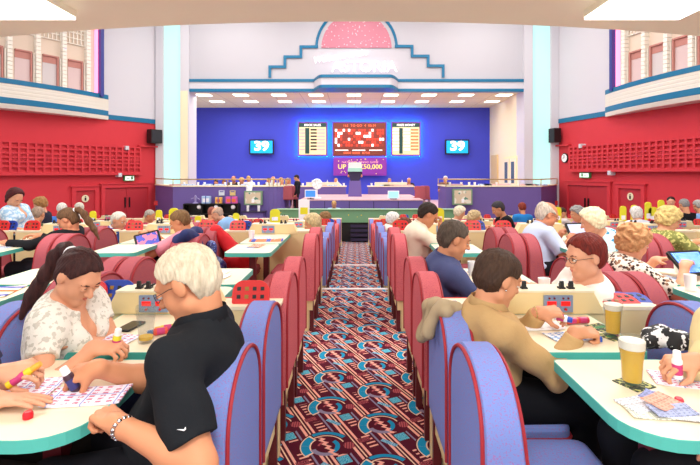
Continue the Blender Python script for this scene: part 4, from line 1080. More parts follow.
def person(label, pos, rz, head, hands=((-.14, .36, .79), (.14, .36, .79)), world=True, h=.012, female=False, build=1.0, shw=None,
           skin=(226, 172, 138), hair='short', hairc=(90, 64, 44), hairc2=None, pitch=25, yaw=0, roll=0, top=None, trousers=(34, 34, 40), sleeve='short', neck='crew',
           glasses=False, stand=False, face=True, hpose=('relax', 'relax'), hdir=(None, None), hup=(None, None), seat=.44, twist=0, feet=True, shoes=(30, 28, 28), knee=.40, fold=.003, collar=False, group=None, hs=1.0, pshift=0, lower=True, pelv=(0, 0), nohand=False, elbow=(None, None)):
    t = empty('person', pos, rz)
    tag(t, label, 'person', group)
    Ri = rot('Z', -rz)
    loc = lambda p: Ri @ (np.array(p, float)-np.array(pos, float)) if world else np.array(p, float)
    hc = loc(head); SK = skinm(skin); tw = math.radians(twist)
    H = rot('Z', math.radians(yaw)) @ rot('X', -math.radians(pitch)) @ rot('Y', math.radians(roll))
    hp = lambda x, y, z: hc+H @ (np.array((x, y, z))*hs)
    P = np.array((pelv[0], pelv[1]+pshift, (seat+.10) if not stand else .92))
    sb = hp(0, -.03, -.062); lean0 = unit(sb-P); nd = unit(unit(np.array((lean0[0], lean0[1]*1.15, lean0[2])))*1.0+np.array((0, .12, .2)))
    NB = sb-nd*.085
    zz = unit(NB-P); xx = unit(rot('Z', tw) @ np.array((1, 0, 0))); xx = unit(xx-zz*(xx@zz)); yy = np.cross(zz, xx); TR = np.stack([xx, yy, zz], 1)
    L = math.sqrt((NB-P)@(NB-P)); sw = shw or (.158 if female else .178)
    T = lambda x, y, f: P+xx*x+yy*y+zz*(f*L)
    bl = build
    back = -.035*min(1.5, max(0, (NB[1]-P[1])*4))
    torso = [(ellp(P+zz*.0, (.165*bl, .125*bl, .12), TR), .05), (ellp(T(0, .005+back*.4, .30), (.138*bl, .108*bl, .14), TR), .06),
             (ellp(T(0, .0+back, .62), (.150*bl**.5, .112*bl, .17), TR), .06), (ellp(T(0, -.01+back*.7, .83), (sw*.86, .09, .09), TR), .05)]
    if female: torso += [(ellp(T(s*.07, .10+back, .63), (.062*bl, .06*bl, .065), TR), .04) for s in (-1, 1)]
    elif bl > 1.1: torso += [(ellp(T(0, .07, .22), (.12*bl, .10*bl, .13), TR), .05)]
    necks = [(cap(T(0, -.015, .93), sb, .062 if not female else .054, .052 if not female else .045), .03)]
    arms = []; sleeves = []; ends = []
    bodyonly = []
    S_ = []
    for i, s in enumerate((-1, 1)):
        tgt = hands[i]
        fwd = .03
        S = T(s*sw, fwd+back*.5, .86); S_.append(S)
        if tgt is None: tgt = S+np.array((s*.05, .06, -.50)); Wt = tgt
        else: Wt = loc(tgt) if world else np.array(tgt, float)
        l1, l2 = (.265, .235) if female else (.285, .25); D = Wt-S; dist = math.sqrt(D@D)
        if dist > (l1+l2)*.985: Wt = S+D/dist*(l1+l2)*.985; dist = (l1+l2)*.985; D = Wt-S
        dn = D/dist; a = (l1*l1-l2*l2+dist*dist)/(2*dist); hh = math.sqrt(max(0, l1*l1-a*a))
        pole = np.array((s*.55, -.35, -.9)) if elbow[i] is None else np.array(elbow[i], float)
        pole = unit(pole-dn*(pole@dn)); Eb = S+dn*a+pole*hh
        ra = .047*(bl**.5) if not female else .043*(bl**.5)
        arms += [(cap(S, Eb, ra+.006, ra-.006), .03), (cap(Eb, Eb+(Wt-Eb)*.35, ra-.006, ra-.008), .02), (cap(Eb+(Wt-Eb)*.3, Wt, ra-.008, .0265), .02)]
        fd = unit(Wt-Eb) if hdir[i] is None else unit(Ri @ np.array(hdir[i], float))
        up = np.array((0, 0, 1.)) if hup[i] is None else Ri @ np.array(hup[i], float)
        if hup[i] is None and hdir[i] is None and abs(fd[2]) < .95: fd = unit(fd*np.array((1, 1, .25)))
        up = unit(up-fd*(up@fd)); xr = np.cross(fd, up)
        ends.append((S, Eb, Wt, fd, up, xr, s, ra))
        for (q0, q1, r0, r1) in ((S, S+(Eb-S)*.05, .062, .06),): arms.append((cap(q0, q1, r0, r1), .04))
    # hands
    handp = []
    poses = {'flat': ((6, 8, 6), 3), 'relax': ((28, 30, 18), 2), 'grip': ((58, 58, 34), 1), 'fist': ((74, 82, 50), 0), 'point': ((58, 58, 34), 1)}
    HF = []
    for i, (S, Eb, Wt, fd, up, xr, s, ra) in enumerate(ends):
        th_s = -1 if s > 0 else 1        # thumb side along xr for palm-down hands: right hand (s=+1) -> -x
        R_ = np.stack([xr*th_s, fd, up], 1)   # local x = thumb side
        HW = lambda x, y, z, Wt=Wt, R_=R_: Wt+R_ @ np.array((x, y, z))
        HF.append((HW, R_, Wt))
        k = .012
        handp += [(cap(HW(0, -.01, 0), HW(0, .02, 0), .026, .027), .02), (ellp(HW(0, .048, 0), (.039, .05, .0165), R_), .015)]
        if h > .009 and nohand: continue
        ang, _ = poses[hpose[i]]
        fr = .0085 if h < .009 else .0098
        for j, (bx, bl_, ln) in enumerate(((-.0305, .078, .062), (-.0105, .088, .076), (.0105, .090, .082), (.0310, .086, .074))):
            p = np.array((bx, bl_, .002)); an = 0; seg = (.46, .30, .24)
            sp = (j-1.5)*.06
            for q in range(3):
                aa = ang[q]*(1-.06*j) if not (hpose[i] == 'point' and j == 3) else 12
                an += math.radians(aa); dv = np.array((math.sin(sp)*math.cos(an), math.cos(sp)*math.cos(an), -math.sin(an)))
                p2 = p+dv*ln*seg[q]; handp.append((cap(HW(*p), HW(*p2), fr-.0006*q, fr-.0006*(q+1)), .004)); p = p2
            handp.append((cap(HW(bx*.7, .03, .002), HW(bx, bl_, .002), .010, fr+.001), .008))
        tc = {'flat': ((.75, .66, -.1), (.45, .9, -.1)), 'relax': ((.7, .62, -.4), (.3, .9, -.3)), 'grip': ((.55, .5, -.65), (-.1, .75, -.6)), 'fist': ((.45, .6, -.65), (-.5, .6, -.5)), 'point': ((.5, .6, -.65), (-.2, .75, -.5))}[hpose[i]]
        p = np.array((.022, .022, -.004)); handp.append((cap(HW(.012, .012, -.002), HW(*(p+unit(tc[0])*.02)), .017, .014), .01))
        p2 = p+unit(tc[0])*.046; p3 = p2+unit(tc[1])*.032; handp += [(cap(HW(*p), HW(*p2), .0125, .0105), .008), (cap(HW(*p2), HW(*p3), .0105, .0085), .004)]
    headp = [(ellp(hp(0, -.012, .035), np.array((.0765, .096, .082))*hs, H), .03), (ellp(hp(0, .020, -.030), np.array((.062, .070, .083))*hs, H), .03),
             (ellp(hp(0, .060, -.088), np.array((.028, .024, .022))*hs, H), .03), (ellp(hp(.036, .048, -.030), np.array((.026, .028, .03))*hs, H), .02), (ellp(hp(-.036, .048, -.030), np.array((.026, .028, .03))*hs, H), .02),
             (cap(hp(-.050, .0, -.062), hp(0, .05, -.088), .022*hs, .02*hs), .03), (cap(hp(.050, .0, -.062), hp(0, .05, -.088), .022*hs, .02*hs), .03),
             (cap(hp(0, .086, .018), hp(0, .110, -.020), .008*hs, .0125*hs), .014), (ellp(hp(.012, .096, -.024), np.array((.008, .010, .007))*hs, H), .006), (ellp(hp(-.012, .096, -.024), np.array((.008, .010, .007))*hs, H), .006),
             (cap(hp(-.034, .078, .031), hp(.034, .078, .031), .011*hs), .02), (cap(hp(-.017, .083, -.053), hp(.017, .083, -.053), .0085*hs), .01),
             (ellp(hp(.079, -.010, .000), np.array((.010, .021, .032))*hs, H), .008), (ellp(hp(-.079, -.010, .000), np.array((.010, .021, .032))*hs, H), .008)]
    legs = []; shoe = []
    for s in (-1, 1):
        hip = P+np.array((s*.09, .04 if not stand else 0, -.02)); 
        if stand: kn = np.array((s*.10, P[1]+.03, .49)); an = np.array((s*.11, P[1]-.02, .09))
        else: kn = np.array((s*.11, P[1]+knee, seat+.07)); an = np.array((s*.11, P[1]+knee-.04, .10))
        legs += [(cap(hip, kn, .088*bl**.5, .060), .04), (cap(kn, kn+(an-kn)*.4, .058, .056), .03), (cap(kn+(an-kn)*.4, an, .056, .038), .03)]
        shoe += [(cap(an+np.array((0, -.03, -.05)), an+np.array((s*.01, .15, -.06)), .042, .036), .02), (cap(an+np.array((0, 0, 0)), an+np.array((0, 0, -.05)), .044, .045), .02)]
    allp = torso+necks+arms+handp+headp+(legs if lower else [])
    lo = np.min([p[0][1] for p in allp], 0)-.02; hi = np.max([p[0][2] for p in allp], 0)+.02
    f = Fld(lo, hi, h)
    for p, k in torso+necks+arms+(legs if lower else [])+headp[:1]+headp[1:]: f.add(p, k if h < .02 else max(k, .01))
    for p, k in handp: f.add(p, k)
    for s in (-1, 1): f.sub(ellp(hp(s*.031, .098, .010), np.array((.017, .014, .0105))*hs, H), .012)
    f.sub(cap(hp(-.02, .098, -.053), hp(.02, .098, -.053), .0012), .005) if h < .007 else None
    bd = f.mesh('body', SK, t)
    # top garment
    topm = top if not isinstance(top, tuple) else mat('cloth_%d_%d_%d' % top, top, .85, vary=.05, vscale=10, bump=.25, bscale=25, spec=.15)
    ph = rnd.uniform(0, 6)
    def folds(amp):
        def g(x, y, z): return amp*(np.sin(34*x+21*z+2.2*np.sin(17*y+ph)+ph)*.6+np.sin(27*y-31*z+2.5*np.sin(15*x+ph))*.6)
        return g
    hc_ = h if h >= .009 else max(h, .0065)
    cl = torso+[(cap(T(-sw*.6, .0+back*.5, .88), T(sw*.6, back*.5, .88), .056), .04)]
    sl = []
    for (S, Eb, Wt, fd, up, xr, s, ra) in ends:
        sl.append((cap(S, S+(Eb-S)*.1, .072, .070), .05))
        if sleeve == 'short': sl.append((capclip(S, S+(Eb-S)*.78, ra+.016, ra+.020), .02))
        elif sleeve == 'cap': sl.append((capclip(S, S+(Eb-S)*.45, ra+.012, ra+.014), .02))
        elif sleeve == 'long':
            sl.append((cap(S, Eb, ra+.014, ra+.006), .03)); sl.append((capclip(Eb, Eb+(Wt-Eb)*.93, ra+.006, .037), .02)); 
        elif sleeve == 'elbow': sl.append((capclip(S, Eb+(Eb-S)*.06, ra+.014, ra+.012), .02))
    cp_ = cl+sl; lo = np.min([p[0][1] for p in cp_], 0)-.03; hi = np.max([p[0][2] for p in cp_], 0)+.03
    g = Fld(lo, hi, hc_); 
    for p, k in cl: g.add(p, k, infl=.011, tex=folds(fold))
    if not female and collar or neck == 'high': g.add(capclip(T(0, -.015, .93), sb, .062 if not female else .054, .052 if not female else .045, tb=.42), .02, infl=.012)
    for p, k in sl: g.add(p, k, infl=.002, tex=folds(fold*.8))
    nk = {'crew': (.085, .075), 'v': (.08, .075), 'wide': (.11, .09), 'high': (.075, .07)}[neck]
    nc = NB+yy*.035+zz*.035
    if neck != 'high': g.sub(ellp(nc, (nk[0], .085, nk[1]), TR), .012)
    else: g.sub(ellp(NB+yy*.06+zz*.07, (.06, .06, .06), TR), .01)
    if neck == 'v': g.sub(ellp(T(0, .13+back, .80), (.036, .06, .11), TR), .01)
    if neck in ('crew', 'v', 'wide') : g.clip(unit(zz*.9+yy*.45), NB+yy*.0+zz*.065)
    if not stand: g.clip((0, 0, -1), (0, 0, P[2]-.085))
    else: g.clip((0, 0, -1), (0, 0, P[2]-.10))
    g.mesh('top', topm, t)
    if collar:
        q = MB(); n = 20; ring = []
        cc = NB+zz*.026+yy*.010
        pts0 = []; pts1 = []; pts2 = []
        for i in range(n+1):
            a = math.radians(100+340*i/n); dx, dy = math.cos(a), math.sin(a)
            pts0.append(cc+xx*dx*.062+yy*dy*.066+zz*(.012-.012*dy)); pts1.append(cc+xx*dx*.066+yy*dy*.072+zz*(.022-.02*dy)); pts2.append(cc+xx*dx*.092+yy*dy*.094+zz*(-.020-.028*max(0, dy)))
        vs = pts0+pts1+pts2; m_ = n+1
        q.add(vs, [(k*m_+i, k*m_+i+1, (k+1)*m_+i+1, (k+1)*m_+i) for k in range(2) for i in range(n)], 0, True)
        co = q.build('collar', topm, t); md = co.modifiers.new('th', 'SOLIDIFY'); md.thickness = .006
    if lower:
        tm = mat('trousers_%d_%d_%d' % trousers, trousers, .9, bump=.2, bscale=20, spec=.15)
        lo = np.min([p[0][1] for p in legs], 0)-.06; hi = np.max([p[0][2] for p in legs], 0)+.06; g = Fld(lo, hi, max(h, .011))
        g.add(torso[0][0], .05, infl=.006)
        for p, k in legs: g.add(p, k, infl=.014)
        g.clip((0, 0, -1), (0, 0, .075)); g.clip((0, 0, 1), (0, 0, P[2]+.09)); g.mesh('trousers', tm, t)
        if feet:
            sm_ = mat('shoe_%d' % shoes[0], shoes, .5)
            for kk in (0, 2):
                pr = shoe[kk:kk+2]; lo = np.min([p[0][1] for p in pr], 0)-.02; hi = np.max([p[0][2] for p in pr], 0)+.02; g = Fld(lo, hi, max(h, .009))
                for p, k in pr: g.add(p, k)
                g.clip((0, 0, -1), (0, 0, .004)); g.mesh('shoe', sm_, t)
    # hair
    if hair:
        c2 = hairc2 or tuple(max(0, int(v*.62)) for v in hairc)
        hm = mat('hair_%d_%d_%d_%s' % (*hairc, hair), hairc, .65, pat=strand_pat(c2, (70, 70, 16) if hair not in ('curly', 'perm') else (55, 55, 55)), bump=.4, bscale=1, bsc3=(150, 150, 25) if hair not in ('curly', 'perm') else (70, 70, 70), spec=.3)
        hh_ = max(h*.8, .0045) if h < .01 else h*.9
        def hl(x, y, z):
            px, py, pz = x-hc[0], y-hc[1], z-hc[2]; return [(H[0, i]*px+H[1, i]*py+H[2, i]*pz)/hs for i in range(3)]
        th_ = {'short': .0075, 'ponytail': .007, 'bob': .022, 'curly': .028, 'perm': .026, 'balding': .008, 'crop': .005, 'bouffant': .032, 'short_f': .013}[hair]
        def hfn(x, y, z):
            a, b, c = hl(x, y, z)
            r = np.array((.0775+th_, .098+th_, .084+th_))
            p0 = (0, -.014, .036)
            q = [a-p0[0], b-p0[1], c-p0[2]]
            k0 = np.sqrt(sum((q[i]/r[i])**2 for i in range(3))); k1 = np.sqrt(sum((q[i]/r[i]**2)**2 for i in range(3))); d = k0*(k0-1)/np.maximum(k1, 1e-6)
            # back of the head lobe down to the nape
            r2 = (.066+th_, .062+th_*.8, .080)
            q2 = [a, b+.038, c+.020]; k0 = np.sqrt(sum((q2[i]/r2[i])**2 for i in range(3))); k1 = np.sqrt(sum((q2[i]/r2[i]**2)**2 for i in range(3))); d2 = k0*(k0-1)/np.maximum(k1, 1e-6)
            kk = .03; hq = np.maximum(kk-np.abs(d-d2), 0)/kk; d = np.minimum(d, d2)-hq*hq*kk*.25
            if hair in ('bob', ):
                for s in (-1, 1):
                    r3 = (.026, .05, .075); q3 = [a-s*.070, b+.012, c+.03]; k0 = np.sqrt(sum((q3[i]/r3[i])**2 for i in range(3))); k1 = np.sqrt(sum((q3[i]/r3[i]**2)**2 for i in range(3))); d = np.minimum(d, k0*(k0-1)/np.maximum(k1, 1e-6))
            ang = np.arctan2(a, b+.02)
            if hair in ('curly', 'perm', 'bouffant'): d = d+.0055*(np.sin(95*a+3*np.sin(60*c))+np.sin(90*b+2*np.sin(70*a))+np.sin(100*c+2*np.sin(60*b)))*(.8 if hair != 'bouffant' else .45)
            else: d = d+.0016*np.sin(34*ang+5*np.sin(30*c))+.002*np.sin(60*c+9*ang)+(.0016*np.sin(150*a+60*c)*np.sin(130*b+90*c+2*np.sin(80*a)) if hair != 'ponytail' else 0)
            # hairline
            yl = {'balding': -.01, 'crop': .066}.get(hair, .070); zl = .060
            face_ = .85*(b-.052*(yl/.07))-.50*(c-.062)+.0035*np.sin(70*a)+.002*np.sin(190*a+60*c)
            if hair == 'bob': face_ = .95*(b-.030)-.30*(c-.076)+.003*np.sin(70*a)
            if hair == 'balding': face_ = np.maximum(.45*(b-.03)+.9*(c-.055), .9*(b-.045)-.2*(c))
            # cut round the ears
            if hair in ('short', 'crop', 'ponytail', 'balding', 'short_f'):
                ear = .054-np.sqrt((b-.016)**2+(c+.022)**2) if hair != 'short_f' else .044-np.sqrt((b-.014)**2+(c+.012)**2)
                d = np.maximum(d, ear)
            d = np.maximum(d, face_)
            zc = {'bob': -.105, 'curly': -.088, 'perm': -.078, 'bouffant': -.08}.get(hair, -.078)
            if hair in ('short', 'short_f', 'crop', 'balding'): d = d+np.maximum(0, -.03-c)*.32
            return np.maximum(d, (zc-c+.003*np.sin(60*ang)+.002*np.sin(23*ang))*.9)
        ex = .16*hs; g = Fld(hc-ex, hc+ex, hh_); g.add((hfn, hc-ex, hc+ex), 0)
        if hair == 'ponytail':
            pts = [hp(0, -.10, .045), hp(.0, -.145, .03), hp(0, -.165, -.03)]
            w0 = pts[-1]; pts += [w0+np.array((0, -.05, -.08)), w0+np.array((0, -.11, -.17)), w0+np.array((0, -.16, -.27))]
            rs = [.024, .030, .034, .032, .026, .012]
            g2 = Fld(np.min(pts, 0)-.05, np.max(pts, 0)+.05, hh_)
            for i in range(5): g2.add(cap(pts[i], pts[i+1], rs[i], rs[i+1]), .02, tex=lambda x, y, z: .003*np.sin(90*x+40*y)+.002*np.sin(150*y))
            g2.mesh('ponytail', hm, t)
            rp = Vector(hp(0, -.108, .042)); d0 = Vector(unit(pts[1]-pts[0])); M_ = d0.to_track_quat('Z', 'Y').to_matrix()
            MB().tube([rp+M_ @ Vector((.026*math.cos(a), .026*math.sin(a), 0)) for a in [2*PI*i/14 for i in range(14)]], .008, 6, closed=True).build('hair_band', M_paper_w, t)
        g.mesh('hair', hm, t)
    if face:
        for s in (-1, 1):
            eyeball(t, hp(s*.031, .0825, .010), H)
            q = MB(); n_, m_2 = 14, 10; RM_ = Matrix([list(row) for row in H]); cc = Vector(hp(s*.031, .0825, .010)); q.ell((0, 0, 0), (.0138, .0138, .0138), n_, m_2, M=RM_)
            lim = -.35 if pitch > 18 else .30
            keep = [f_ for f_ in q.f if (sum((Vector(q.v[i]) for i in f_), Vector())/len(f_)).dot(Vector(H[:, 2]))/.0138 > lim]
            q.f = keep; q.mi = [0]*len(keep); q.sm = [True]*len(keep); q.v = [tuple(Vector(v)+cc) for v in q.v]; q.build('upper_eyelid', SK, t)
        bc = mat('brow_%d' % hairc[0], tuple(int(v*.7) for v in hairc), .8)
        for s in (-1, 1): MB().tube([hp(s*.016, .0925, .029), hp(s*.032, .0915, .034), hp(s*.048, .078, .029)], [.002, .0032, .0015], 5).build('eyebrow', bc, t)
        if h < .007:
            for s in (-1, 1): MB().tube([hp(s*.019, .0915, .0135), hp(s*.031, .0955, .0175), hp(s*.044, .0875, .013)], [.001, .0022, .001], 5).build('eyelid', mat('lash_line', (50, 34, 28), .8), t)
        lipc = tuple(int(a*b) for a, b in zip(skin, (.86, .60, .60) if female else (.85, .68, .66)))
        MB().tube([hp(-.021, .0825, -.053), hp(-.010, .0915, -.050), hp(0, .093, -.0515), hp(.010, .0915, -.050), hp(.021, .0825, -.053)], [.001, .0032, .0034, .0032, .001], 6).tube([hp(-.019, .0825, -.055), hp(0, .0925, -.0585), hp(.019, .0825, -.055)], [.001, .0042, .001], 6).build('lips', mat('lips_%d_%d' % lipc[:2], lipc, .45), t)
    if glasses:
        q = MB()
        for s in (-1, 1):
            q.tube([hp(s*.033+.023*math.cos(a), .101-.012*abs(math.cos(a) if math.cos(a)*s > 0 else 0), .008+.0155*math.sin(a)) for a in [2*PI*i/18 for i in range(18)]], .0015, 6, closed=True)
            q.tube([hp(s*.056, .090, .012), hp(s*.083, .02, .012), hp(s*.084, -.02, .004)], .0015, 5)
        q.tube([hp(-.010, .101, .012), hp(0, .104, .014), hp(.010, .101, .012)], .0014, 5)
        q.build('spectacles', mat('dark_spectacle_frame', (50, 36, 34), .35, .2), t)
    return t, HF, dict(hp=hp, H=H, NB=NB, TR=TR, ends=ends, hc=hc, T=T)
# ------------------------------------------------------------------ people
def W(t, p): return Vector(t.location)+(Matrix.Rotation(t.rotation_euler.z, 3, 'Z') @ Vector(p))
LEFT, RIGHT, AWAY = PI/2, -PI/2, 0.0
M_blk = mat('black_polo_knit', (30, 32, 36), .9, bump=.3, bscale=22, vary=.08, vscale=6, spec=.15)
M_wlace = mat('white_lace_top', (238, 234, 224), .85, pat=floral((205, 200, 188), 45, .56), bump=.4, bscale=45)
M_tan = mat('tan_corduroy_jacket', (186, 150, 100), .9, vary=.06, vscale=8, bump=.35, bscale=24)
M_navy = mat('navy_shirt', (70, 78, 122), .9, bump=.3, bscale=22)
M_floralb = mat('pale_blue_floral_top', (160, 200, 232), .85, pat=floral((215, 232, 245), 30))
M_trop = mat('turquoise_tropical_blouse', (196, 232, 240), .8, pat=floral((30, 130, 180), 16, .55))
M_animal = mat('animal_print_blouse', (232, 220, 206), .8, pat=vor_pat([(74, 44, 38), (60, 36, 34), (150, 110, 84)], 42, .24))
M_green = MATS['green_speckled_panel']
M_gblouse = mat('olive_patterned_blouse', (128, 130, 66), .8, pat=floral((205, 200, 120), 40, .55))
M_camo = mat('camouflage_shirt', (120, 110, 76), .85, pat=floral((70, 72, 50), 18, .5))
TZ = .765
def hd(px, py, d): return at(px, py, d)

man, HFm, Dm = person('grey-haired man in black polo shirt seated facing left in the nearest blue chair', (-.57, 1.60, 0), LEFT, hd(188, 284, 1.60),
    hands=(Vector((-.655, 1.305, .80)), Vector((-.88, 1.60, .835))), h=.0048, build=1.28, skin=(222, 160, 122), hair='short', hairc=(222, 208, 182), hairc2=(176, 160, 134), pitch=30, yaw=-6, top=M_blk, sleeve='short', neck='high', collar=True, glasses=True,
    hpose=('fist', 'grip'), hdir=((-.70, .45, .10), (-.9, .0, -.25)), hup=((0, 0, 1), (0, -.45, .9)), trousers=(28, 28, 34), hs=1.05, fold=.006, elbow=((-.5, -.3, -1), (.5, -.2, -1)), shw=.20)
wom, HFw, Dw = person('woman with dark ponytail and white lace top bent over the table, facing right', (-1.33, 2.10, 0), RIGHT, hd(79, 276, 2.02),
    hands=(Vector((-1.19, 1.97, .80)), Vector((-1.02, 1.84, .815))), h=.0052, female=True, skin=(236, 180, 148), hair='ponytail', hairc=(66, 34, 32), hairc2=(34, 16, 18), pitch=38, yaw=-24, top=M_wlace, sleeve='cap', neck='v',
    hpose=('relax', 'grip'), hdir=((-.6, -.75, -.1), (.95, .05, 0)), hup=((.3, 0, 1), (0, -.3, .95)), elbow=((-.9, .5, -.6), (.6, -.3, -.8)), trousers=(30, 34, 60), hs=.95, fold=.006, build=1.0)
lady, HFl, Dl = person('person at the left edge of the photo, only arms on the table, facing right', (-1.38, 1.56, 0), RIGHT, Vector((-1.36, 1.52, 1.10)),
    hands=(Vector((-1.17, 1.56, .835)), Vector((-1.13, 1.46, .795))), h=.0052, female=True, skin=(236, 184, 154), hair='bob', hairc=(120, 90, 60), pitch=20, top=(60, 60, 90), sleeve='cap', neck='crew',
    hpose=('grip', 'flat'), hdir=((.95, .12, .12), (.97, .10, -.04)), hup=((0, -.5, .85), (0, .1, 1)), trousers=(36, 32, 30), hs=1.0)
tanw, HFt, Dt = person('woman with short brown hair in tan jacket and black trousers, facing right', (.60, 2.12, 0), RIGHT, hd(498, 279, 2.10),
    hands=(Vector((.87, 2.22, .84)), Vector((.965, 2.05, .805))), h=.0052, female=True, skin=(222, 166, 132), hair='short_f', hairc=(72, 50, 36), hairc2=(44, 28, 22), pitch=24, yaw=16, top=M_tan, sleeve='long', neck='crew',
    hpose=('grip', 'fist'), hdir=((.92, -.12, .1), (.98, .1, -.05)), hup=((0, -.4, .9), (0, -.2, 1)), trousers=(22, 22, 26), hs=1.0, fold=.009, build=1.08, shw=.160, collar=True)
rgt, HFr, Dr = person('person at the right edge of the photo, one hand resting on papers, facing left', (1.40, 1.66, 0), LEFT, Vector((1.36, 1.64, 1.10)),
    hands=(Vector((1.22, 1.50, .655)), Vector((1.20, 1.66, .835))), h=.0052, female=True, skin=(232, 178, 146), hair='curly', hairc=(200, 180, 150), pitch=20, top=(228, 210, 160), sleeve='long', neck='crew',
    hpose=('relax', 'grip'), hdir=((-.7, -.2, 0), (-.98, .02, -.1)), hup=(None, (0, -.3, .95)), trousers=(30, 30, 34))
redw, HFq, Dq = person('red-haired woman in glasses and white top, facing left behind the right console', (1.36, 2.82, 0), LEFT, hd(585, 257, 2.74),
    hands=(Vector((1.10, 2.74, .80)), Vector((1.05, 2.94, .80))), h=.0062, female=True, skin=(238, 186, 158), hair='short_f', hairc=(126, 40, 30), hairc2=(70, 20, 18), pitch=12, yaw=8, top=(240, 236, 230), sleeve='cap', neck='wide', glasses=True, hs=1.06, trousers=(40, 36, 40))
navy, _, _ = person('man with greying dark hair in navy long-sleeved shirt, facing right', (.61, 3.34, 0), RIGHT, hd(454, 240, 3.28),
    hands=(Vector((.95, 3.45, .80)), Vector((.97, 3.2, .80))), h=.0075, skin=(216, 160, 124), hair='short', hairc=(92, 78, 66), hairc2=(50, 42, 38), pitch=20, yaw=6, top=M_navy, sleeve='long', neck='high', collar=True, build=1.2, hs=1.08, fold=.005, shw=.19)
crm, _, _ = person('dark-haired man in cream short-sleeved shirt resting his chin on his hand', (.62, 5.20, 0), RIGHT, hd(428, 215, 5.15),
    hands=(Vector((1.0, 5.35, .80)), Vector((.93, 5.10, .92))), h=.0085, skin=(210, 150, 116), hair='short', hairc=(48, 34, 28), pitch=32, top=(232, 222, 202), sleeve='short', neck='high', collar=True, build=1.2, hs=1.08, fold=.005, hpose=('relax', 'fist'), hdir=(None, (0, 0, 1)), hup=(None, (1, 0, 0)), elbow=(None, (.3, 0, -1)))
lbl, _, _ = person('balding grey man in pale blue shirt facing right towards a tablet', (1.88, 4.95, 0), RIGHT, hd(547, 215, 5.0),
    hands=(Vector((2.25, 5.1, .86)), Vector((2.22, 4.84, .84))), h=.0085, skin=(226, 160, 126), hair='balding', hairc=(214, 200, 184), pitch=22, top=(192, 204, 232), sleeve='short', neck='high', collar=True, build=1.3, hs=1.12, fold=.005, glasses=True)
trp, _, _ = person('white-haired woman in turquoise tropical blouse facing away to the left', (2.62, 4.7, 0), LEFT, hd(592, 222, 4.66),
    hands=(Vector((2.3, 4.6, .80)), Vector((2.28, 4.86, .80))), h=.0095, female=True, skin=(230, 180, 150), hair='bouffant', hairc=(240, 226, 190), hairc2=(200, 180, 140), pitch=22, yaw=-30, top=M_trop, sleeve='short', neck='crew', build=1.2)
anm, _, _ = person('curly blonde woman in brown and white animal print blouse touching a tablet', (1.88, 3.38, 0), RIGHT, hd(634, 243, 3.38),
    hands=(Vector((2.24, 3.5, .85)), Vector((2.26, 3.22, .86))), h=.0075, female=True, skin=(234, 176, 146), hair='curly', hairc=(204, 152, 104), hairc2=(150, 100, 64), pitch=24, yaw=14, top=M_animal, sleeve='short', neck='crew', build=1.25, hpose=('relax', 'relax'))
grn, _, _ = person('blonde woman in glasses and olive patterned blouse, facing right', (3.14, 4.70, 0), RIGHT, hd(669, 220, 4.7),
    hands=(Vector((3.5, 4.8, .80)), Vector((3.48, 4.55, .80))), h=.009, female=True, skin=(234, 180, 146), hair='perm', hairc=(222, 196, 130), hairc2=(170, 140, 84), pitch=26, top=M_gblouse, sleeve='short', neck='crew', build=1.2, glasses=True)
bkw, _, _ = person('woman with brown ponytail in black long-sleeved top reaching over the table', (-3.12, 4.95, 0), LEFT, hd(68, 220, 4.92),
    hands=(Vector((-3.50, 4.72, .80)), Vector((-3.42, 5.1, .82))), h=.009, female=True, skin=(224, 160, 126), hair='ponytail', hairc=(110, 78, 52), pitch=34, yaw=8, top=(30, 30, 34), sleeve='long', neck='crew', build=1.05)
pnk, _, _ = person('short-haired person in pink top and black trousers holding a tablet, facing left', (-1.90, 5.18, 0), LEFT, hd(180, 222, 5.15),
    hands=(Vector((-2.22, 4.98, .85)), Vector((-2.24, 5.22, .84))), h=.0085, skin=(218, 158, 120), hair='short', hairc=(132, 98, 62), pitch=28, top=(226, 144, 160), sleeve='short', neck='crew', build=1.15, hs=1.05)
std, _, _ = person('standing woman with dark red bob and pale blue floral top, looking down', (-4.55, 6.35, FD(6.35)), RIGHT, hd(15, 198, 6.3),
    hands=(Vector((-4.30, 6.5, .72)), Vector((-4.25, 6.2, .74))), h=.010, female=True, skin=(230, 180, 150), hair='bob', hairc=(80, 26, 30), pitch=38, yaw=-20, top=M_floralb, sleeve='elbow', neck='v', stand=True, build=1.15)
blu, _, _ = person('white-haired man in bright blue and white polo, facing right', (-3.5, 6.42, FD(6.42)), RIGHT, hd(119, 221, 6.4),
    hands=(Vector((-3.0, 6.55, .5)), Vector((-3.0, 6.3, .5))), h=.011, skin=(230, 176, 148), hair='short', hairc=(232, 228, 216), hairc2=(190, 186, 176), pitch=15, yaw=-15, top=mat('blue_white_polo', (30, 100, 200), .85, pat=floral((235, 240, 250), 9, .6)), neck='high', collar=True, build=1.1)

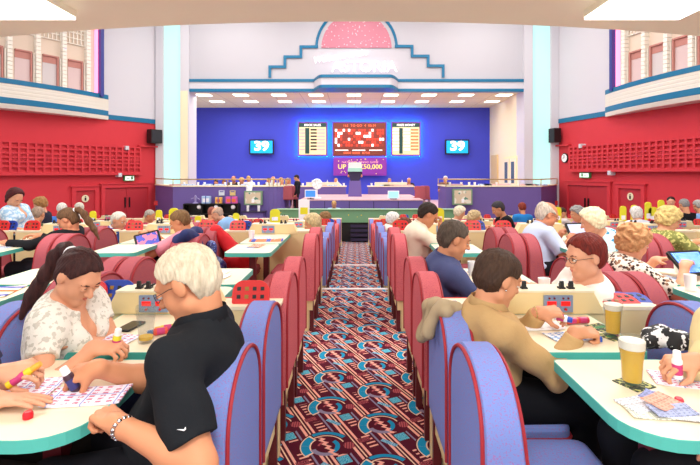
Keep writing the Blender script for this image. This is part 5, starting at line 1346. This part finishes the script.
# smaller figures further back: (head px, py, d, pelvis x, facing, opts)
far = [
 ((312, 224), 6.42, -.60, LEFT, dict(hair='bouffant', hairc=(226, 200, 150), top=(236, 228, 220), female=True), 'blonde woman left of the aisle in the first booth row past the step'),
 ((325, 218.5), 9.5, -.62, LEFT, dict(hair='curly', hairc=(150, 110, 70), top=(30, 30, 34), female=True), 'brown-haired person in black, left of the aisle near the stage'),
 ((393, 220), 8.4, .62, RIGHT, dict(hair='bouffant', hairc=(244, 242, 236), top=(236, 230, 220), female=True), 'white-haired woman in cream, right of the aisle near the stage'),
 ((405, 226), 7.86, .70, RIGHT, dict(hair='curly', hairc=(120, 60, 44), top=(190, 40, 44), female=True), 'auburn-haired person in red beside the white-haired woman by the aisle'),
 ((460, 213), 9.5, 1.95, RIGHT, dict(hair='bouffant', hairc=(238, 226, 200), top=(220, 210, 200), female=True), 'white-haired woman under the right display case'),
 ((474.5, 218), 8.4, 2.02, RIGHT, dict(hair='curly', hairc=(214, 186, 140), top=(190, 44, 44), female=True), 'blonde woman in red and black left of the dark-haired woman'),
 ((498, 209), 7.86, 2.60, LEFT, dict(hair='short_f', hairc=(60, 56, 62), top=(24, 24, 28), female=True, sleeve='long', pitch=30), 'dark-grey-haired woman in black before the right purple parapet'),
 ((522, 208), 10.9, 3.88, AWAY, dict(hair='short_f', hairc=(140, 52, 36), top=(40, 120, 190), female=True), 'red-haired person in bright blue before the right purple parapet'),
 ((577, 214), 7.86, 3.85, LEFT, dict(hair='perm', hairc=(170, 166, 166), top=(180, 140, 160), female=True), 'grey-haired woman behind the woman in tropical blouse'),
 ((636, 214), 8.4, 5.05, AWAY, dict(hair='bob', hairc=(236, 234, 230), top=(210, 214, 224), female=True), 'white-haired woman among yellow cards on the right'),
 ((671, 202), 10.9, 7.35, AWAY+2.6, dict(hair='short', hairc=(26, 24, 26), top=(236, 150, 160), female=True, pitch=5), 'black-haired person in pink against the right red wall'),
 ((684, 205), 9.5, 6.4, AWAY, dict(hair='short', hairc=(150, 146, 146), top=(24, 24, 28)), 'grey-haired man in black seen from behind at the right'),
 ((698, 206), 9.5, 7.0, AWAY, dict(hair='short', hairc=(180, 176, 174), top=(130, 170, 220)), 'grey-haired man in light blue at the far right edge'),
 ((40, 204.5), 8.4, -5.6, LEFT, dict(hair='perm', hairc=(176, 128, 76), top=(40, 40, 56), female=True), 'sandy-haired person behind the man in camouflage, left'),
 ((38, 215), 6.98, -4.62, AWAY, dict(hair='crop', hairc=(176, 150, 130), top=M_camo), 'close-cropped man in camouflage shirt seen from behind, left'),
 ((62, 209), 9.5, -5.9, AWAY, dict(hair='short', hairc=(236, 234, 228), top=(70, 120, 200)), 'white-haired person in blue behind the ponytailed woman'),
 ((79, 208), 10.9, -6.4, LEFT, dict(hair='short', hairc=(225, 220, 205), top=(230, 226, 218)), 'white-haired person in cream by the left red wall'),
 ((212, 213), 9.5, -2.9, AWAY, dict(hair='crop', hairc=(160, 90, 80), top=(190, 60, 60)), 'red-faced person in front of the black shelf unit, left of two'),
 ((217, 214), 8.4, -2.08, LEFT, dict(hair='balding', hairc=(200, 170, 150), top=(130, 168, 214), build=1.2), 'balding person in blue shirt in front of the black shelf unit'),
 ((150, 216), 9.5, -4.15, RIGHT, dict(hair='short', hairc=(190, 180, 170), top=(160, 60, 80)), 'grey-haired person in maroon behind the tablet holder, left'),
 ((562, 213), 10.9, 4.9, RIGHT, dict(hair='short', hairc=(70, 50, 40), top=(200, 190, 190)), 'dark-haired person below the right double doors'),
]
for (px, py), d, pxw, face_, op, lab in far:
    zf = FD(d); h_ = hd(px, py, d); fwd = Vector((-math.sin(face_), math.cos(face_), 0))
    pel = Vector((h_.x, d, 0))-fwd*.10
    if face_ in (LEFT, RIGHT): pel = Vector((pxw, d, 0))
    side_ = Vector((fwd.y, -fwd.x, 0)); bx = pel+fwd*.36
    hnd = (bx-side_*.14+Vector((0, 0, zf+.80)), bx+side_*.14+Vector((0, 0, zf+.80)))
    kw = dict(h=.0125 if d < 8 else .015, skin=rnd.choice(((226, 172, 138), (234, 184, 156), (216, 158, 124))), pitch=22, nohand=False, build=1.1, face=d < 9)
    kw.update(op); person(lab, (pel.x, pel.y, zf), face_, h_, hands=hnd, **kw)
st = [((216, 183), 'short', (70, 50, 44), (200, 180, 170)), ((224, 183), 'short', (130, 80, 50), (210, 200, 190)), ((233.5, 179), 'balding', (150, 110, 90), (50, 40, 44)), ((241.5, 181), 'curly', (220, 180, 100), (180, 60, 60)),
      ((268.5, 181), 'short', (60, 44, 40), (90, 60, 60)), ((273, 179.5), 'balding', (220, 200, 180), (220, 220, 220)), ((281, 181), 'bob', (200, 150, 90), (180, 170, 170)), ((288, 181.5), 'curly', (214, 190, 130), (200, 190, 180))]
for (px, py), hr, hcol, tc in st:
    d = 18.2 if int(px) % 2 else 18.85; h_ = hd(px, py, d)
    person('%s person seated behind the left purple parapet, %s' % ({'short': 'short-haired', 'balding': 'balding', 'curly': 'curly-haired', 'bob': 'bob-haired'}[hr], {216: 'first from the left', 224: 'second from the left', 233.5: 'third from the left', 241.5: 'fourth from the left', 268.5: 'fifth from the left', 273: 'sixth from the left', 281: 'seventh from the left', 288: 'eighth from the left'}[px]),
           (h_.x, d+.12, .10), PI, h_, hands=((h_.x+.14, d-.2, .9), (h_.x-.14, d-.2, .9)), h=.02, skin=(224, 160, 130), hair=hr, hairc=hcol, top=tc, face=False, pitch=15, lower=True, build=1.1)
for (px, py), d, zf, hr, hcol, tc, lab in (((336, 181), 21.3, .10, 'short', (224, 170, 110), (230, 220, 210), 'fair-haired person behind the stage counter left of the caller desk'),
        ((389.5, 181), 21.3, .10, 'short', (190, 150, 110), (60, 60, 90), 'person behind the stage counter just right of the caller desk'),
        ((409, 180.5), 21.3, .10, 'balding', (220, 190, 110), (40, 40, 50), 'fair person behind the right end of the stage counter'),
        ((445.5, 179), 18.4, .10, 'short', (232, 232, 232), (120, 90, 80), 'white-haired man seated behind the right purple parapet'),
        ((355, 164.5), 19.15, .61, 'short', (214, 160, 110), (50, 50, 60), 'caller whose head shows above the mint lectern top')):
    h_ = hd(px, py, d)
    person(lab, (h_.x, d+.12, zf), PI, h_, hands=((h_.x+.14, d-.22, zf+.84), (h_.x-.14, d-.22, zf+.84)), h=.02, skin=(224, 160, 130), hair=hr, hairc=hcol, top=tc, face=False, pitch=15)
h_ = hd(334, 204.5, 15.75); person('fair-haired person in pale blue shirt seated behind the green barrier', (h_.x, 15.8, -.70), PI, h_, hands=((h_.x+.16, 15.5, .1), (h_.x-.16, 15.5, .1)), h=.02, hair='short', hairc=(214, 170, 110), top=(176, 214, 238), face=False)
h_ = hd(296.5, 178, 17.9); person('person in dark clothes standing by the pink chairs at the stage steps', (h_.x, 17.9, -.16), LEFT, h_, hands=(None, None), h=.02, hair='short', hairc=(50, 34, 30), top=(34, 34, 40), sleeve='long', stand=True, face=False)
h_ = hd(248.5, 179, 18.6); person('fair-haired person seated behind the white jacket on the left purple parapet', (h_.x, 18.75, .10), PI, h_, hands=((h_.x+.14, 18.3, .9), (h_.x-.14, 18.3, .9)), h=.02, hair='short', hairc=(222, 180, 110), top=(244, 244, 246), face=False)
# ------------------------------------------------------------------ pink chairs on the stage side
def stage_chair(loc, rz, lab):
    t = empty('stage_chair', loc, rz); tag(t, lab, 'chair', 'pink chairs by the stage steps')
    MB().prism(rrect(-.19, .19, .42, .92, [.08, .08, .02, .02]), XZ, -.24, -.16).build('backrest', M_cmar, t, bevel=.02); MB().box(-.22, .22, -.2, .24, .40, .48).build('seat', M_cmar, t, bevel=.02)
    for a in (-1, 1):
        for b_ in (-1, 1): MB().box(a*.19-.015, a*.19+.015, b_*.18-.015, b_*.18+.015, 0, .40).build('leg', M_maroonmetal, t)
for px, d, z, lab in ((287.5, 17.5, .10, 'pink chair beside the left purple parapet end, left of two'), (292.5, 17.9, .10, 'pink chair beside the left purple parapet end, right of two'), (419, 17.6, .10, 'pink chair beside the right stage counter, left of two'), (424, 17.9, .10, 'pink chair beside the right stage counter, right of two')):
    stage_chair((X(px, d), d, z), 0, lab)

# ------------------------------------------------------------------ things on the tables
def dauber(loc, rot, c, capc, lab, ln=.085, r=.0165):
    t = empty('dauber', loc, rot=rot); tag(t, lab, 'dauber')
    MB().lathe([(0, 0), (r, .0), (r, ln*.72), (r*.8, ln*.82), (0, ln*.82)], 14).build('bottle', mat('dauber_%d_%d_%d' % c, c, .35), t)
    MB().lathe([(0, ln*.82), (r*.82, ln*.82), (r*.78, ln*1.05), (r*.7, ln*1.12), (0, ln*1.12)], 14).build('dauber_cap', mat('dcap_%d_%d_%d' % capc, capc, .4), t)
    MB().lathe([(r*1.01, ln*.15), (r*1.02, ln*.16), (r*1.02, ln*.58), (r*1.01, ln*.6)], 14).build('label_band', mat('dauber_label_%d' % (c[0]//60), (60, 60, 120) if c[0] < 120 else (200, 60, 120), .4), t); return t
def held(hf, t, lx, ly, lz, dirv): 
    HW, R_, Wt = hf; p = W(t, HW(lx, ly, lz)); return p
up = Vector((0, 0, 1))
def qrot(v): return Vector(v).normalized().to_track_quat('Z', 'Y').to_euler()
p = held(HFm[1], man, .026, .078, .006, 0); v = Vector((-.35, -.25, .9)).normalized(); dauber(p-v*.045, qrot(v), (70, 46, 60), (240, 240, 244), 'dark dauber with white cap held in the grey-haired man\'s hand')
p = held(HFw[1], wom, .024, .075, .008, 0); v = Vector((.2, -.1, 1)).normalized(); dauber(p-v*.040, qrot(v), (228, 214, 60), (244, 244, 240), 'yellow dauber with white cap held by the ponytailed woman')
p = held(HFl[0], lady, .024, .078, .004, 0); v = Vector((.8, .25, .55)).normalized(); dauber(p-v*.055, qrot(v), (236, 200, 40), (250, 170, 60), 'yellow and black dauber pen held over the table at the left edge', ln=.10, r=.013)
p = held(HFt[0], tanw, .016, .085, -.020, 0); v = Vector((.85, -.5, -.1)).normalized(); dauber(p-v*.02, qrot(v), (240, 240, 244), (30, 80, 190), 'white dauber with blue cap held by the woman in tan', ln=.07)
p = held(HFr[1], rgt, .024, .078, .008, 0); v = Vector((-.1, -.1, 1)).normalized(); dauber(p-v*.04, qrot(v), (244, 244, 246), (250, 250, 250), 'white dauber held by the hand at the right edge')
def onplane(px, py, z):
    d = (EYE-z)*F/(py-CY); return Vector((X(px, d), d, z))
for px, py, c, lab in ((28, 418, (214, 20, 40), 'red dauber lid lying on the near left table'), (679, 404, (206, 40, 66), 'red dauber lid lying on the near right table'), (599, 341, (30, 90, 200), 'blue dauber lid beside the fist of the woman in tan')):
    o = MB().lathe([(0, 0), (.014, 0), (.0145, .012), (.011, .02), (0, .021)], 16).build('round_lid', mat('lid_%d_%d' % (c[0], c[1]), c, .4), loc=onplane(px, py, .7612)); tag(o, lab, 'lid')
for i, (px, py, c, capc, a, lab) in enumerate(((577, 320.5, (214, 90, 50), (230, 200, 60), -1.4, 'orange dauber lying below the right control panel, left of two'), (588, 320, (200, 40, 70), (226, 60, 90), -1.5, 'red dauber lying below the right control panel, right of two'),
        (167, 330, (226, 80, 60), (60, 120, 200), -1.0, 'red dauber lying by the man\'s chin on the left table'), (174, 327, (214, 190, 60), (230, 170, 60), -1.1, 'yellow dauber lying under the left control panel'))):
    q = onplane(px, py, .778); dauber(q, (PI/2, 0, a), c, capc, lab, ln=.075, r=.0155)
def sheet(px, py, z, w_, h_, rz, m, lab, n=1, name='bingo_ticket', grp=None, pos=None):
    c = pos or onplane(px, py, z); q = MB(); rr_ = random.Random(int(px*7+py))
    nx = 6; vs = []; 
    for j in range(5):
        for i in range(nx+1):
            x_ = -w_/2+w_*i/nx; y_ = -h_/2+h_*j/4; lift = .004*max(0, abs(i/nx-.5)-.3)*6*(.4+.6*rr_.random()); vs.append((x_, y_, lift))
    k_ = nx+1; top = [tuple(v) for v in vs]; bot = [(x_, y_, z_-.0012*n) for x_, y_, z_ in vs]; N_ = len(vs)
    q.add(top+bot, [(j*k_+i, j*k_+i+1, (j+1)*k_+i+1, (j+1)*k_+i) for j in range(4) for i in range(nx)]+[(N_+j*k_+i, N_+(j+1)*k_+i, N_+(j+1)*k_+i+1, N_+j*k_+i+1) for j in range(4) for i in range(nx)]
          +[(i, N_+i, N_+i+1, i+1) for i in range(nx)]+[(4*k_+i, 4*k_+i+1, N_+4*k_+i+1, N_+4*k_+i) for i in range(nx)]+[(j*k_, (j+1)*k_, N_+(j+1)*k_, N_+j*k_) for j in range(4)]+[(j*k_+nx, N_+j*k_+nx, N_+(j+1)*k_+nx, (j+1)*k_+nx) for j in range(4)])
    o = q.build(name, m, loc=c+Vector((0, 0, .0013*n))); o.rotation_euler = (0, 0, rz); tag(o, lab, 'bingo ticket' if name == 'bingo_ticket' else 'paper', grp); return o
sheet(24, 388, .761, .23, .15, .12, M_paper, 'pink-printed bingo ticket sheet by the hands at the left edge')
sheet(88, 397, .761, .24, .13, .12, M_paper, 'pink-printed bingo ticket pad between the grey-haired man\'s hands', n=5)
sheet(120, 339, .761, .15, .12, -.2, M_paper, 'bingo ticket under the ponytailed woman\'s dauber')
sheet(567, 337, .761, .17, .13, .25, M_paper_b, 'blue-printed bingo ticket in front of the woman in tan')
sheet(541, 327, .762, .20, .10, .1, M_paper_w, 'white notepad under the watch hand of the woman in tan', n=6, name='notepad')
sheet(678, 380, .761, .17, .13, -.3, M_paper, 'pink-printed ticket under the hand at the right edge')
sheet(692, 414, .761, .16, .07, -.75, mat('pink_slip', (246, 200, 180), .7), 'pale pink slip hanging by the right edge of the near right table', name='paper_slip')
# heap of slips and notes on the near right table
hp_ = [(640, 405, .12, .09, .3, (238, 240, 250), 'white folded booklet at the left of the heap of slips', 4, .0), (661, 407, .10, .075, .5, (236, 170, 150), 'orange banknote-like slip on top of the heap', 2, .016), (672, 414, .13, .06, .1, (170, 180, 220), 'blue and white slip low in the heap of papers', 2, .010),
       (650, 413, .13, .08, -.1, (232, 232, 214), 'cream slip at the bottom of the heap of papers', 2, .0), (683, 417, .14, .06, -.25, (236, 236, 240), 'long white slip at the right of the heap of papers', 2, .004), (652, 399, .07, .06, .7, (150, 160, 214), 'small blue-printed slip behind the heap of papers', 2, .008)]
for px, py, a, b_, rz, c, lab, n, dz in hp_:
    o = sheet(px, py, .7615, a, b_, rz, mat('slip_%d_%d' % (px, py), c, .7, pat=paper_pat(tuple(int(v*.8) for v in c), tuple(int(v*.7) for v in c), .018, .012)), lab, n=n, name='paper_slip'); o.location.z += dz; o.rotation_euler.x = .12 if dz > .008 else 0
# glasses
def pint(loc, lab, level, s=1.0):
    t = empty('pint_glass', loc); t.scale = (s, s, s); tag(t, lab, 'glass')
    o_ = [(.0, 0), (.030, 0), (.033, .005), (.031, .03), (.033, .07), (.039, .115), (.041, .135), (.039, .152), (.0375, .152), (.0393, .135), (.0373, .115), (.0313, .07), (.0293, .03), (.028, .012), (0, .010)]
    MB().lathe(o_, 28).build('tumbler', M_glass, t)
    if level > .02:
        pr = [(0, .0115), (.0276, .0125), (.0288, .03), (.0308, .07), (.0368, .115), (.0388, .135)]
        keep = [q for q in pr if q[1] < level]; r_ = keep[-1][0]; MB().lathe(keep+[(r_+.0005, level), (0, level)], 24).build('beer', M_beer, t)
        if level > .05: MB().lathe([(0, level+.0005), (r_+.0004, level+.0005), (.0384, level+.026), (.0, level+.028)], 24).build('foam', M_foam, t)
    return t
pint(onplane(632, 384, .7650), 'full pint glass of yellow beer on the near right table', .116, 1.08)
pint(onplane(613, 335, .7650), 'full pint glass of amber beer on the far right table by the console', .112, 1.02)
pint(onplane(146, 342, .7612), 'nearly empty pint glass on the left table by the console', .026, 1.05)
for px, py, lab in ((634, 384, 'green and black beer mat under the nearest pint'), (612, 336.5, 'green and black beer mat under the second pint'), (600, 327.5, 'green and black beer mat beside the second pint, nearer the console')):
    t = empty('beer_mat', onplane(px, py, .7612)); t.rotation_euler.z = .4; tag(t, lab, 'beer mat'); MB().box(-.048, .048, -.048, .048, 0, .0022).build('card', mat('beer_mat_dark', (60, 70, 60), .8, pat=floral((190, 190, 120), 70, .55)), t)
    MB().box(-.03, .03, -.012, .012, .0022, .0026).build('printed_bar', mat('mat_green', (60, 130, 80), .7), t)
t = empty('glass_dish', onplane(637, 347, .7612)); tag(t, 'shallow clear glass dish between the two tables at the right', 'dish'); MB().lathe([(0, 0), (.05, 0), (.068, .022), (.064, .024), (.046, .005), (0, .005)], 28).build('bowl', M_glass, t)
t = empty('smartphone', onplane(131, 327, .7612)); t.rotation_euler.z = -.15; tag(t, 'black smartphone lying below the left console', 'phone'); MB().prism(rrect(-.036, .036, -.07, .07, .01), XY, 0, .008).build('case', M_black, t); MB().box(-.032, .032, -.062, .062, .008, .0085).build('screen', mat('dark_screen', (30, 32, 40), .1), t)
# man's bracelet watch, swoosh mark ; woman's watch
HW, R_, Wt = HFm[0]; q = MB()
for i in range(14):
    a = 2*PI*i/14; c = HW(.030*math.cos(a), -.018, .027*math.sin(a)); c2 = HW(.030*math.cos(a+.34), -.018, .027*math.sin(a+.34)); q.tube([c, c2], .0062, 6)
q.build('bracelet_links', M_chrome, man)
HW, R_, Wt = HFt[0]; q = MB()
for i in range(12):
    a = 2*PI*i/12; q.tube([HW(.029*math.cos(a), -.016, .027*math.sin(a)), HW(.029*math.cos(a+.4), -.016, .027*math.sin(a+.4))], .004, 6)
q.build('watch', mat('gold_watch', (200, 170, 110), .3, .8), tanw)
# little white tick mark on the near sleeve of the polo
S0, Eb, Wt2, fd, up_, xr, s_, ra = Dm['ends'][0]
ax_ = Vector(Eb-S0).normalized(); mid = Vector(S0)+ax_*((Vector(Eb)-Vector(S0)).length*.66)
camL = Matrix.Rotation(-man.rotation_euler.z, 3, 'Z') @ (Vector((0, 0, EYE))-Vector(man.location)-(Matrix.Rotation(man.rotation_euler.z, 3, 'Z') @ mid))
out_ = (camL-ax_*camL.dot(ax_)).normalized(); out_ = (out_+Vector((0, .25, 0))).normalized(); out_ = (out_-ax_*out_.dot(ax_)).normalized(); sd_ = ax_.cross(out_)
def onarm(a, b): r_ = ra+.0215; an = b/r_; return mid+ax_*a+out_*(r_*math.cos(an))+sd_*(r_*math.sin(an))
tick = [(a*.55, b*.5, c*.55) for a, b, c in ((-.004, -.020, .0022), (.004, -.016, .0042), (.006, -.009, .0046), (.001, .0, .0034), (-.005, .011, .0022), (-.011, .024, .0006))]
MB().tube([onarm(a, b) for a, b, r_ in tick], [r_ for _, _, r_ in tick], 6).build('tick_emblem', M_paper_w, man)
e_ = Dt['hp'](.082, 0.0, -.034); MB().ell(e_, (.005, .005, .005), 8, 6).build('earring', M_chrome, tanw)

# tablets
def tablet(loc, rot, lab, w_=.24, h_=.17, scr=None):
    t = empty('tablet', loc, rot=rot); tag(t, lab, 'tablet'); MB().prism(rrect(-w_/2, w_/2, -h_/2, h_/2, .018), XY, -.02, 0).build('rugged_case', M_black, t, bevel=.004)
    MB().box(-w_/2+.022, w_/2-.022, -h_/2+.02, h_/2-.02, 0, .001).build('screen', scr or M_screen, t); MB().box(-w_*.3, w_*.3, h_/2-.03, h_/2, -.07, -.02).build('stand', M_black, t)
tablet(Vector((2.37, 3.30, .875)), (math.radians(42), 0, math.radians(14)), 'black tablet with blue bingo screen in front of the animal print blouse', .29, .21)
tablet(at(148, 240, 4.9), (math.radians(62), math.radians(-12), math.radians(28)), 'black tablet tilted in the hands of the person in pink', .25, .18, mat('pinkish_screen', (200, 120, 150), .2, emit=(190, 120, 160), es=.5, pat=floral((80, 90, 180), 14, .52)))
tablet(Vector((2.36, 4.98, .90)), (math.radians(55), 0, math.radians(10)), 'black tablet in front of the man in pale blue shirt', .24, .17, mat('pale_screen', (190, 200, 230), .2, emit=(190, 200, 230), es=.5))
# yellow cards standing on far tables
for px, d, h_, lab in ((275, 8.35, .25, 'large yellow menu card left of the aisle below the stage'), (236, 10.6, .22, 'yellow menu card in front of the black shelf unit, right of two'), (229, 9.6, .12, 'short yellow menu card in front of the black shelf unit'),
        (198, 9.4, .18, 'yellow menu card left of the balding person in blue'), (159, 10.8, .18, 'yellow menu card by the left end of the purple parapet'), (174, 9.4, .25, 'yellow menu card just behind the head of the person in pink'), (93, 10.95, .22, 'yellow menu card before the left red wall doors'),
        (623, 9.5, .22, 'yellow menu card before the right single door, leftmost'), (634, 10.7, .20, 'yellow menu card above the white-haired woman on the right'), (648, 10.8, .24, 'yellow menu card against the right red wall, taller'), (661, 12.3, .24, 'yellow menu card nearest the black-haired person in pink'),
        (653, 8.2, .26, 'large yellow menu card behind the blonde in glasses'), (439, 8.3, .26, 'yellow menu card in front of the cream-shirted man\'s face'), (558, 10.8, .2, 'yellow menu card behind the balding man in pale blue')):
    d = 8.87; zf = -.28+.802; ytop = {275: 209, 236: 213, 229: 218, 198: 216, 159: 210, 174: 208, 93: 211, 623: 206, 634: 205, 648: 202, 661: 200, 653: 207, 439: 208, 558: 207}[px]
    h_ = Z(ytop, d)-zf; t = empty('menu_card', (X(px, d), d, zf)); tag(t, lab, 'menu card'); w_ = .095 if px in (275, 174, 653, 439) else .06
    MB().prism(rrect(-w_, w_, 0, h_, [w_*.8, w_*.8, .005, .005]), XZ, -.012, .012).build('card', M_yellow, t, bevel=.003); MB().box(-w_*.6, w_*.6, -.016, -.0121, h_*.28, h_*.5).build('printed_panel', M_paper_w, t)
    MB().box(-w_*.8, w_*.8, -.035, .035, -.001, .006).build('foot', M_paper_w, t)
# loose tickets and cups on the farther tables
rt = random.Random(3); tabs = [o for o in list(COL.objects) if o.name.startswith('booth_table')]
ms = [(M_paper_w, 'plain white'), (M_paper_b, 'blue-printed'), (M_paper, 'pink-printed'), (mat('orange_ticket', (232, 130, 80), .7, pat=paper_pat((250, 220, 200), (60, 80, 170))), 'orange-printed')]
pr = {}
for o in tabs:
    if o.location.y < 2.5: continue
    for j in range(2 if rt.random() < .6 else 1):
        i_ = rt.choices(range(4), (4, 3, 2, 1.3))[0]; m_, cn = ms[i_]
        loc = Vector((o.location.x+rt.uniform(-.08, .08), o.location.y+rt.uniform(-.13, .13), o.location.z+.761+j*.0028))
        if i_ not in pr: pr[i_] = s_ = sheet(0, 0, 0, .20, .13, 0, m_, '', pos=Vector((0, 0, 0)))
        else: s_ = pr[i_].copy(); COL.objects.link(s_)
        s_.location = loc; s_.rotation_euler = (0, 0, rt.uniform(-.5, .5)+(PI/2 if rt.random() < .3 else 0)); tag(s_, '%s bingo ticket lying on a booth table' % cn, 'bingo ticket', '%s tickets on the booth tables' % cn)
    if rt.random() < .45:
        c_ = MB().lathe([(0, 0), (.028, 0), (.036, .10), (.033, .10), (.026, .006), (0, .006)], 12).build('paper_cup', M_cup, loc=(o.location.x+rt.choice((-.15, .15)), o.location.y+rt.uniform(-.1, .15), o.location.z+.761)) if 'cup' not in pr else pr['cup'].copy()
        if 'cup' in pr: COL.objects.link(c_); c_.location = (o.location.x+rt.choice((-.15, .15)), o.location.y+rt.uniform(-.1, .15), o.location.z+.761)
        pr['cup'] = c_; tag(c_, 'white paper cup standing on a booth table', 'cup', 'white cups on the booth tables')
# bright striped cards on the table left of the aisle and on the far left table
sheet(0, 0, 0, .36, .20, .1, mat('striped_game_card', (236, 120, 60), .6, pat=lambda x, y, z, v, c: mixc(fract(x/.16) < .3, c, lin((40, 70, 180)))), 'orange and blue striped game card on the table left of the aisle', n=2, name='game_card', pos=Vector((-.97, 5.15, .7615)))
sheet(0, 0, 0, .34, .30, .2, mat('abstract_game_card', (246, 238, 220), .6, pat=lambda x, y, z, v, c: mixc(band(fract(y/.2+x*1.5), .1, .35), mixc(band(fract(y/.2+x*1.5), .6, .8), c, lin((40, 60, 170))), lin((226, 110, 50)))), 'white game card with orange and blue swirls behind the ponytailed woman', n=2, name='game_card', pos=Vector((-2.28, 2.9, .7615)))

# ------------------------------------------------------------------ cloth and bags
def blob(name, m, prims, lab, cat, h=.008, amp=.006, fr=30):
    lo = np.min([p[0][1] for p in prims], 0)-.03; hi = np.max([p[0][2] for p in prims], 0)+.03; c = (lo+hi)/2; c[2] = lo[2]+.03
    t = empty(name, tuple(c)); g = Fld(lo, hi, h)
    for p, k in prims: g.add(p, k, tex=lambda x, y, z: amp*np.sin(fr*x+fr*.7*z+2*np.sin(20*y))+amp*.7*np.sin(fr*1.2*y-fr*.8*z+1.5*np.sin(18*x)))
    o = g.mesh(name, m, None); me = o.data; n = len(me.vertices); co = np.empty(n*3, np.float32); me.vertices.foreach_get('co', co); co = co.reshape(-1, 3)-c.astype(np.float32); me.vertices.foreach_set('co', co.ravel()); me.update()
    bpy.data.objects.remove(t); o.location = tuple(c); tag(o, lab, cat); return o
M_coat = mat('beige_coat_cloth', (170, 150, 118), .9, vary=.1, vscale=12)
blob('folded_coat', M_coat, [(cap((.40, 2.06, .90), (.40, 2.30, .87), .028, .03), .04), (cap((.36, 2.10, .88), (.335, 2.12, .78), .026, .03), .04), (cap((.36, 2.20, .88), (.34, 2.22, .74), .026, .03), .04), (cap((.36, 2.32, .84), (.34, 2.36, .68), .028, .026), .04), (cap((.46, 2.12, .89), (.50, 2.14, .80), .026, .02), .04)],
     'beige coat draped over the back of the blue chair by the aisle', 'coat', h=.006)
M_navyc = mat('navy_coat_cloth', (34, 44, 96), .85, vary=.15, vscale=10)
blob('navy_jacket', M_navyc, [(cap((-1.625, 4.50, .90), (-1.625, 4.84, .89), .06), .05), (cap((-1.70, 4.52, .86), (-1.73, 4.54, .72), .05, .045), .05), (cap((-1.70, 4.75, .86), (-1.74, 4.8, .70), .05, .04), .05), (cap((-1.56, 4.6, .86), (-1.50, 4.62, .76), .05, .04), .05)],
     'navy jacket draped over the back of the pink chair behind the person in pink', 'jacket', h=.010)
blob('white_jacket', M_paper_w, [(cap((X(247, 16.9), 17.08, 1.10), (X(250.5, 16.9), 17.08, 1.10), .07), .05), (cap((X(247, 16.9), 16.96, 1.0), (X(247.5, 16.9), 16.95, .78), .06), .05), (cap((X(250.5, 16.9), 16.96, 1.0), (X(250, 16.9), 16.95, .82), .06), .05)], 'white jacket hanging over the left purple parapet', 'jacket', h=.02)
M_redc = mat('red_jacket_cloth', (204, 26, 38), .8, vary=.15, vscale=8)
blob('red_jacket', M_redc, [(cap((-1.52, 5.15, .86), (-1.30, 5.2, .60), .07, .09), .08), (cap((-1.30, 5.0, .56), (-1.20, 5.3, .54), .11), .08), (cap((-1.24, 5.05, .52), (-1.16, 5.04, .34), .08, .05), .06), (cap((-1.52, 5.3, .80), (-1.4, 5.3, .56), .06, .08), .06)],
     'red jacket heaped on the pink seat left of the aisle', 'jacket', h=.011)
M_seq = mat('navy_sequin_fabric', (30, 40, 110), .35, pat=floral((110, 130, 220), 70, .6), spec=.8)
blob('sequin_bag', M_seq, [(cap((-1.46, 4.62, .56), (-1.44, 4.70, .76), .085, .06), .06), (cap((-1.42, 4.6, .54), (-1.38, 4.75, .56), .08), .06)], 'dark blue sequinned bag standing on the pink seat behind the grey-haired man', 'bag', h=.010)
M_bwbag = mat('black_white_patterned_fabric', (30, 30, 34), .7, pat=floral((236, 236, 240), 34, .55))
blob('patterned_handbag', M_bwbag, [(cap((1.25, 1.99, .785), (1.31, 2.0, .80), .026, .042), .03), (cap((1.31, 2.0, .80), (1.38, 2.03, .79), .045, .04), .03), (cap((1.33, 1.95, .785), (1.41, 1.97, .785), .032, .036), .03), (cap((1.28, 2.04, .79), (1.36, 2.07, .80), .03, .03), .03)], 'black and white patterned bag on the right table by the blue chair', 'bag', h=.006, amp=.009)
for i, (c, m_, lab) in enumerate((((-.60, 6.95), M_redc, 'red coat on the blue chair just past the step, left of the aisle'), ((1.48, 8.4), M_redc, 'red coat over a chair right of the aisle near the stage'), ((-2.15, 2.86), M_redc, 'red coat over the chair back behind the ponytailed woman'),)):
    x_, y_ = c; z_ = FD(y_); dx_ = -1 if i != 2 else 0
    blob('red_coat', m_, [(cap((x_, y_-.12, z_+.56), (x_, y_+.12, z_+.54), .09), .06), (cap((x_+.1, y_-.08, z_+.60), (x_+.1, y_+.1, z_+.66), .07), .06)], lab, 'coat', h=.014)
